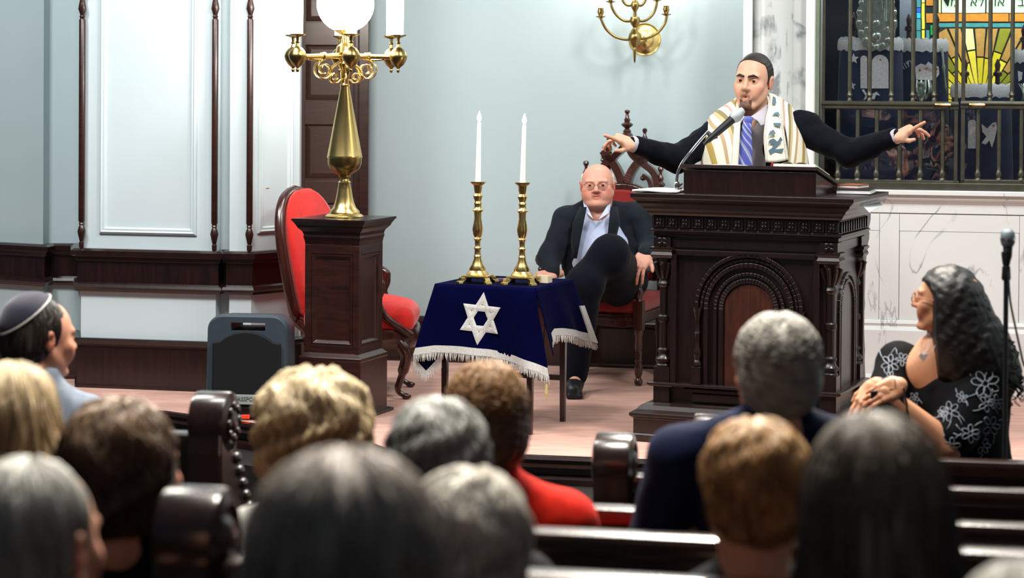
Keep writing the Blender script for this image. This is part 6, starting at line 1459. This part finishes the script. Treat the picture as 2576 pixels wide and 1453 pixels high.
def listener(lab, cx, top, D, hs=1.0, yaw=0, style='short', cols=('#333333', '#888888'), clc='#101418', sw=.20, wx=1.0, amp=.004, low=-.085, kind='strand', hi=None, skin='#c98f74', length=.3, seed=0, drop=0, pitch=0, lean=0, collar=0, roll=0, nk=.165):
    s = 5600/D; c = W(cx, top, D); c.z -= .125*hs*1.02; fz = FZ(c.y)
    root = thing('person', lab, 'person', (c.x, c.y-.02, fz), 0, None)
    O = Vector(root.location); lc = c-O
    R = Matrix.Rotation(PI-yaw, 3, 'Z') @ Matrix.Rotation(pitch, 3, 'X') @ Matrix.Rotation(roll, 3, 'Y'); hx = xform(lc, R, hs)
    f = SDF((-.10, -.145, -.20), (.10, .13, .13), .0042); head_sdf(f, 0, nl=.125 if collar else .17)
    nb = lc+Vector((lean, -.005, -nk)); chest = Vector((lean, .01, lc.z-nk-.16-drop)); hipz = max(.50, lc.z-.78); hip = Vector((lean, .06, hipz))
    b = SDF((-.36, -.2, -.0), (.36, .75, nb.z+.15), .018)
    b.cap(nb+Vector((0, 0, .06)), chest+Vector((0, .02, .08)), .047, .05, .03); b.ell(chest+Vector((0, .02, 0)), (.12, .07, .14), .04); b.ell((chest+hip)/2+Vector((0, .02, 0)), (.12, .07, .2), .04); b.ell(hip, (.15, .11, .09), .05)
    sh = [nb+Vector((sx*(sw-.045), 0, -.068-drop)) for sx in (-1, 1)]; el = [nb+Vector((sx*(sw+.02), .08, -.32-drop)) for sx in (-1, 1)]; ha = [Vector((lean+sx*.08, .33, hipz+.13)) for sx in (-1, 1)]
    for k in range(2):
        b.chain([sh[k], el[k], ha[k]], [.045, .038, .026], .03); b.ell(ha[k]+Vector((0, .05, 0)), (.035, .055, .025), .02)
        sx = (-1, 1)[k]; b.chain([hip+Vector((sx*.09, 0, 0)), Vector((lean+sx*.11, .48, .50)), Vector((lean+sx*.11, .52, .09))], [.075, .052, .036], .03); b.cap((lean+sx*.11, .52, .05), (lean+sx*.12, .66, .04), .035, .03)
    ks = skin_tint(skin, '#b8553f', .6)
    joined('body', root, [(f, hx, ks), (b, ident, flat(skin))], SKM)
    make_hair(root, hx, style, cols, wx, amp, low=low, kind=kind, hi=hi, length=length, seed=seed)
    J = cloth('cloth_'+clc.strip('#'), clc)
    f = SDF((-.40, -.24, hipz-.12), (.40, .5, nb.z+.09), .011)
    f.ell(chest+Vector((0, .0, 0)), (.165, .115, .18), .05); f.ell((chest+hip)/2, (.165, .12, .24), .06); f.ell(hip, (.18, .13, .10), .05)
    for k in range(2): f.cap(nb+Vector(((-1, 1)[k]*.035, .0, .005)), sh[k], .05, .062, .05); f.chain([sh[k], el[k], el[k].lerp(ha[k], .85)], [.07, .056, .042], .03)
    if collar: f.cap(nb+Vector((0, -.01, .0)), nb+Vector((0, -.012, .055)), .068, .064, .02); f.cap(nb+Vector((0, .02, .10)), nb+Vector((0, .04, .03)), .055, .05, .006, 's')
    folds(f, .004, 26, seed+2); f.build('jacket' if collar else 'top', J, root)
    f = SDF((-.3, -.15, .04), (.3, .72, hipz+.12), .016); T = cloth('dark_trousers', '#0c0e14'); f.ell(hip+Vector((0, .02, -.02)), (.17, .13, .08), .05)
    for sx in (-1, 1): f.chain([hip+Vector((sx*.09, 0, 0)), Vector((lean+sx*.11, .48, .50)), Vector((lean+sx*.11, .52, .12))], [.09, .07, .055], .03)
    f.build('trousers', T, root)
    for sx in (-1, 1): f = SDF((lean+sx*.12-.1, .4, -.01), (lean+sx*.12+.1, .75, .12), .01); f.cap((lean+sx*.11, .52, .045), (lean+sx*.12, .67, .035), .042, .034, .02); f.build('shoe', MT['black'], root)
    return root, hx, nb
r = math.radians
# man with the velvet skullcap
root, hx, nb = listener('young man in navy velvet skullcap with silver rim and grey suit, far left, looking right', 102, 741, 6.3, .97, r(48), 'short', ('#1b1614', '#3b322c'), '#7c8694', .185, 1.02, .003, low=-.075, seed=3, collar=1, pitch=.05)
g = SDF((-.11, -.1, -.05), (.11, .16, .16), .004); g.ell((0, .024, .036), (.0865, .108, .101), .01); x, y, z = g.all()
kd = np.array((.12, .62, .80)); kd /= np.linalg.norm(kd); q = x*kd[0]+(y-.024)*kd[1]+(z-.036)*kd[2]
g.d = mx(g.d-.001*np.sin(6*np.arctan2(x, y)), -(q-.048)).astype(np.float32); g.build('skullcap', mat('navy_velvet_cap', '#0b0c2c', .85, sheen=.4, var=.2), root, hx)
Mq = Vector(kd).to_track_quat('Z', 'Y').to_matrix(); b = MB(); P = []
for k in range(49):
    a = 2*PI*k/48; lo, hi_ = .02, .2      # walk outwards in the rim plane until the cap surface
    d = Mq @ Vector((math.cos(a), math.sin(a), 0)); c0 = Vector((0, .024, .036))+Vector(kd)*.047
    for _ in range(24):
        m = (lo+hi_)/2; p = c0+d*m-Vector((0, .024, .036)); v = (p.x/.0865)**2+(p.y/.108)**2+(p.z/.101)**2
        if v < 1: lo = m
        else: hi_ = m
    P.append(c0+d*lo)
b.tube(P, .0028, 6); b.v = [tuple(p) for p in hx(np.array(b.v))]; b.build('silver_rim', MT['silver'], root, smooth=True)
listener('woman with straight blonde hair at the left picture edge, seen from behind', 45, 912, 4.35, 1.0, r(15), 'long', ('#8a6f4c', '#cbb288'), '#3a3a40', .18, .96, .004, seed=1, hi='#e2cfa8', length=.12)
listener('grey-haired person in dark clothes in the bottom left corner, nearest at left', 88, 1140, 3.1, 1.02, r(22), 'short', ('#4c4f50', '#a3a49e'), '#0c0f14', .20, 1.02, .004, low=-.11, seed=5, hi='#dcdad2', collar=1, nk=.145)
listener('person with short dark brown hair, black jacket, head turned right, below the left pew end', 318, 1008, 3.95, 1.02, r(28), 'bob', ('#17100d', '#4c3626'), '#06080c', .22, 1.06, .006, low=-.10, kind='wave', seed=2, hi='#8a6a48', roll=.08, collar=1, nk=.125)
listener('woman with wavy golden blonde hair in front of the pedestal', 788, 935, 4.62, 1.0, r(-6), 'bob', ('#76603f', '#d4bc90'), '#b9b9b6', .19, 1.28, .012, low=-.11, kind='wave', seed=7, hi='#f6e6c0')
listener('person with short tousled dark grey hair, right of the large centre head', 1105, 1008, 3.98, 1.0, r(8), 'bob', ('#2e3338', '#83878a'), '#0f1216', .19, .98, .007, low=-.1, kind='wave', seed=11, hi='#b7b8b2', collar=1, nk=.14)
listener('woman with curly brown hair and red jacket below the velvet tablecloth', 1228, 915, 4.85, 1.0, r(5), 'bob', ('#1c120c', '#5c3e26'), '#c4200f', .215, 1.0, .009, low=-.12, kind='curl', seed=4, hi='#a87c4a', collar=1, nk=.15)
listener('woman with long straight grey-brown hair, nearest head at the bottom centre', 868, 1134, 2.36, .98, r(0), 'long', ('#4f4943', '#8e867b'), '#14161b', .21, 1.14, .006, seed=6, hi='#b8aca0', length=.30)
listener('person with white hair and navy jacket, right of the long grey hair, bottom centre', 1182, 1168, 3.22, .99, r(6), 'short', ('#77777a', '#c4c1b6'), '#0d1020', .20, 1.13, .006, low=-.10, kind='wave', seed=8, hi='#efe9da', collar=1, nk=.135)
listener('man with cropped salt-and-pepper hair in navy coat, in front of the pulpit', 1952, 781, 4.78, 1.06, r(-8), 'short', ('#4a4945', '#a09c92'), '#0f1836', .25, 1.08, .003, low=-.085, kind='curl', seed=9, hi='#c6c2b8', collar=1, skin='#c88a70', nk=.115)
listener('person with short light brown hair and bare neck, in front of the navy-coated man', 1893, 1044, 3.72, .99, r(-10), 'short', ('#5c3f22', '#a97c48'), '#0b0f16', .18, 1.14, .005, low=-.095, kind='wave', seed=10, hi='#cfa570', skin='#d39a7c')
listener('woman with long straight near-black hair, nearest head at the bottom right', 2195, 1040, 2.98, 1.02, r(-3), 'long', ('#0c0a09', '#26201a'), '#0b0d12', .19, 1.0, .004, seed=12, hi='#75695a', length=.34)
listener('person with white hair cut off by the bottom right corner', 2590, 1418, 2.3, .9, r(0), 'bob', ('#b9b6ae', '#efece4'), '#dcd8d0', .19, 1.0, .004, seed=13, low=-.1)
# ---------------------------------------------------------------- woman in the floral top
def floral():
    D = 7.28; c = W(2380, 756, D); fz = FZ(c.y); root = thing('person', 'woman with long curly black hair, glasses and black floral top at right', 'person', (c.x+.06, c.y, fz))
    O = Vector(root.location); lc = c-O; P = lambda px, py, d=0: W(px, py, D+d)-O
    R = headM(r(112), -.10, 0) ; hs = .93; hx = xform(lc, R, hs)
    f = SDF((-.10, -.15, -.2), (.10, .13, .13), .003); head_sdf(f, .002, nl=.17); st = skin_tint('#c28a68', '#b85a44', .4)
    nb = P(2356, 884, .04); chest = P(2400, 1010, .06); hip = Vector((chest.x+.08, chest.y+.05, .46))
    sh1, sh2 = P(2262, 918, .10), P(2472, 930, -.02)         # far (left) and near (right) shoulder
    el1, w1 = P(2330, 985, -.10), P(2216, 972, -.16)       # far arm laid across
    el2, w2 = P(2385, 1120, -.16), P(2262, 1005, -.20)
    b = SDF((-.5, -.32, 0), (.5, .7, 1.5), .011)
    b.cap(lc+Vector((.03, 0, -.10)), nb, .052, .065, .03); b.ell(nb+Vector((.0, -.01, -.07)), (.12, .075, .09), .05); b.ell(chest, (.14, .11, .14), .05); b.ell(hip, (.17, .13, .12), .06); b.cap(chest, hip, .12, .13, .05)
    b.chain([sh1, P(2232, 1010, -.02), P(2200, 1000, -.13)], [.05, .045, .03], .02); b.chain([sh2, el2, P(2222, 985, -.2)], [.058, .048, .028], .02)
    for sx in (-1, 1): b.chain([hip+Vector((sx*.08, 0, 0)), Vector((hip.x+sx*.1, .45, .46)), Vector((hip.x+sx*.1, .50, .09))], [.09, .06, .04], .03); b.cap((hip.x+sx*.1, .5, .05), (hip.x+sx*.1, .63, .04), .038, .03)
    hp = []
    o, Rh = frame(P(2204, 968, -.17), P(2158, 1035, -.20)-P(2204, 968, -.17), (-.6, -.8, .3)); hp.append((hand_mesh(None, [(.1, .3, .25), (.15, .35, .25), (.2, .4, .25), (.3, .4, .2)], side=-1, h=.003, stub=.005), xform(o, Rh, .85), hands_tint('#c98f6c', '#c27a5c')))
    o, Rh = frame(P(2262, 968, -.20), P(2196, 1000, -.22)-P(2262, 968, -.20), (0, -.9, .4)); hp.append((hand_mesh(None, [(.2, .5, .3), (.3, .5, .3), (.35, .5, .3), (.4, .5, .3)], side=1, h=.003, stub=.005), xform(o, Rh, .82), hands_tint('#c98f6c', '#c27a5c')))
    joined('body', root, [(f, hx, st)]+hp+[(b, ident, flat('#c28a68'))], SKM)
    eyes(root, hx, (-.1, .05))
    # glasses
    b = MB()
    for s in (-1, 1):
        b.tube([(s*.031+.024*math.cos(a), -.110, .0+.017*math.sin(a)) for a in [2*PI*k/20 for k in range(21)]], .002, 6); b.tube([(s*.055, -.105, .004), (s*.075, -.07, .006), (s*.082, .0, .004)], .002, 6)
    b.tube([(-.009, -.110, .003), (.009, -.110, .003)], .002, 6); b.v = [tuple(p) for p in hx(np.array(b.v))]; b.build('glasses', mat('amber_frame', '#a8642c', .3, var=.1), root, smooth=True)
    # big curly hair
    f = SDF((-.25, -.22, .28), (.50, .30, 1.55), .0075)
    H = [(2388, 745, .0, .105), (2398, 790, .0, .112), (2420, 845, .0, .125), (2448, 895, .0, .130), (2475, 930, .02, .11), (2505, 940, .02, .07), (2385, 850, -.02, .075), (2400, 910, -.03, .07), (2460, 965, .0, .06)]
    for px, py, d, rr in H: f.ell(P(px, py, d), (rr, rr*.95, rr), .05)
    x, y, z = f.all(); px0 = P(2338, 700).x
    hd = lc
    face = mx(x-(hd.x-.008-.25*np.clip(hd.z-.02-z, -.03, .2)*-1*0), -(y+10))
    f.d = np.maximum(f.d-.012*(.45*wob(x, y, z, 60, 2)+.35*wob(x, y, z, 120, 3)+.3*wob(x, y, z, 230, 4)), (hd.x-.052-.5*np.clip(z-hd.z-.02, 0, .06)+.10*np.clip((hd.z-.07)-z, 0, .3))-x).astype(np.float32)
    f.build('hair', HAIRM, root, None, lambda V: mixc('#040405', '#14110f', .5+.5*wob(*V.T, 120, 3)))
    g = MB(); rn = random.Random(7)
    for k in range(70):      # loose ringlets round the outline
        u = rn.random(); i = min(int(u*5), 4); px, py, d, rr = H[1+i] if i < 5 else H[5]; a = rn.uniform(-1.2, 1.0); base = P(px, py, d)+Vector((rr*.95*math.cos(a), rn.uniform(-.08, .0), rr*.95*math.sin(a)))
        L_ = rn.uniform(.04, .09); q = [base+Vector((.012*math.cos(t*9+k)+.15*L_*t, .008*math.sin(t*9+k), -L_*t)) for t in [j/7 for j in range(8)]]; g.tube(q, [.003, .003, .003, .003, .0025, .002, .0015, .001], 5)
    g.build('ringlets', mat('black_curls', '#0a0908', .5), root, smooth=True)
    # top with flower outlines
    TP = cloth('black_floral_top', '#050608', .8, 0)
    f = SDF((-.45, -.34, .25), (.52, .40, 1.32), .009)
    f.ell(chest+Vector((.01, .01, .0)), (.175, .145, .17), .05); f.cap(chest+Vector((0, 0, -.02)), hip, .16, .185, .05); f.cap(nb+Vector((-.03, .02, -.06)), sh1, .055, .065, .05); f.cap(nb+Vector((.06, .0, -.05)), sh2, .06, .075, .05)
    f.chain([sh1, P(2236, 1000, .0)], [.078, .072], .03); f.chain([sh2, sh2.lerp(el2, .86)], [.088, .078], .03)
    f.ell(nb+Vector((-.035, -.12, .0)), (.072, .115, .075), .015, 's'); f.cap(P(2345, 880, -.12), P(2292, 935, -.15), .040, .026, .012, 's'); f.cap(nb, lc, .058, .06, .01, 's')
    folds(f, .004, 24, 3); top = f.build('floral_top', TP, root)
    me = top.data; vv = np.array([v.co[:] for v in me.vertices]); nn = np.array([v.normal[:] for v in me.vertices])
    g = MB(); rn = random.Random(11)
    def onto(px, py, d=-.3):
        o = Vector((0, 0, CAMZ))-O; dr = (W(px, py, D)-Vector((0, 0, CAMZ))).normalized(); ok, lo_, no_, _ = top.ray_cast(o, dr); return (lo_+no_*.0025) if ok else None
    top.data.update(); bpy.context.view_layer.update()
    for (fx, fy, rr, np_) in ((2240, 915, 22, 6), (2270, 905, 16, 5), (2400, 925, 26, 6), (2432, 905, 18, 5), (2478, 965, 34, 7), (2480, 1015, 20, 5), (2390, 1035, 24, 6), (2420, 1000, 14, 5), (2372, 1040, 12, 5), (2350, 1100, 26, 6), (2440, 1090, 22, 6), (2490, 1070, 24, 6), (2470, 1120, 20, 6), (2395, 1120, 20, 5), (2300, 1000, 14, 5), (2505, 1010, 18, 5), (2240, 950, 14, 5)):
        a0 = rn.uniform(0, 6)
        for k in range(np_):
            a = a0+2*PI*k/np_+rn.uniform(-.2, .2); pts = []
            for t in [j/12 for j in range(13)]:
                ph = 2*PI*t; ex = rr*(.62+.42*math.cos(ph)); ey = rr*.26*math.sin(ph); q = onto(fx+ex*math.cos(a)-ey*math.sin(a), fy+ex*math.sin(a)+ey*math.cos(a))
                if q is None: pts = []; break
                pts.append(q)
            if len(pts) > 5 and max((pts[i+1]-pts[i]).length for i in range(len(pts)-1)) < .04: g.tube(pts, .0013, 4)
        for k in range(3):
            a = rn.uniform(0, 6); pts = [onto(fx+rr*(1+t)*math.cos(a+.3*t), fy+rr*(1+t)*math.sin(a+.3*t)) for t in (0, .3, .6, .9)]
            if all(p is not None for p in pts) and max((pts[i+1]-pts[i]).length for i in range(3)) < .04: g.tube(pts, .0012, 4)
    m2 = bpy.data.meshes.new('floral_top'); n1 = len(vv); F1 = [tuple(p.vertices) for p in me.polygons]
    m2.from_pydata(vv.tolist()+[tuple(p) for p in g.v], [], F1+[tuple(i+n1 for i in q) for q in g.f]); m2.update(); m2.materials.append(TP); m2.materials.append(mat('white_line_print', '#9aa2ad', .8))
    m2.polygons.foreach_set('material_index', [0]*len(F1)+[1]*len(g.f)); m2.polygons.foreach_set('use_smooth', [True]*len(m2.polygons)); top.data = m2
    f = SDF((-.4, -.25, .03), (.45, .6, .7), .014); f.ell(hip, (.19, .15, .12), .05)
    for sx in (-1, 1): f.chain([hip+Vector((sx*.08, 0, 0)), Vector((hip.x+sx*.1, .45, .46)), Vector((hip.x+sx*.1, .50, .12))], [.11, .08, .06], .03)
    f.build('trousers', cloth('dark_trousers', '#0c0e14'), root)
    for sx in (-1, 1): f = SDF((hip.x+sx*.1-.1, .4, -.01), (hip.x+sx*.1+.1, .75, .12), .01); f.cap((hip.x+sx*.1, .5, .045), (hip.x+sx*.1, .64, .035), .042, .034, .02); f.build('shoe', MT['black'], root)
    b = MB(); q = P(2322, 896, -.10); b.prism([(0, -.022), (.012, -.006), (.018, .006), (.012, .014), (0, .008), (-.012, .014), (-.018, .006), (-.012, -.006)], -.004, .002, Matrix.Diagonal((.8, 1, .8)), q)
    b.tube(crom([P(2338, 862, -.05), P(2332, 880, -.09), q+Vector((0, 0, .012)), P(2342, 888, -.09), P(2352, 868, -.05)], 5), .0012, 5); b.build('heart_pendant', MT['silver'], root, bevel=.002)
    b = MB(); o = P(2249, 967, -.195); b.tube([o+Vector((.003*math.cos(a)*.3, .026*math.cos(a), .026*math.sin(a))) for a in [2*PI*k/20 for k in range(21)]], .002, 6); b.build('bracelet', MT['steel'], root, smooth=True)
    # black folder held against the pew
    b = MB(); A = [W(2190, 985, 7.06), W(2268, 975, 7.06), W(2300, 1135, 7.06), W(2205, 1135, 7.06)]; bk_ = [p+Vector((0, .02, 0)) for p in A]
    b.add(A+bk_, [(3, 2, 1, 0), (4, 5, 6, 7), (0, 1, 5, 4), (1, 2, 6, 5), (2, 3, 7, 6), (3, 0, 4, 7)]); o = b.build('folder', MT['black']); tag(o, 'black folder with a silver edge standing under the hands of the woman at right', 'folder')
    b = MB(); b.tube([A[1]+Vector((.004, -.003, 0)), A[2]+Vector((.004, -.003, 0))], .005, 6); b.build('silver_edge', MT['steel'], o)
floral()
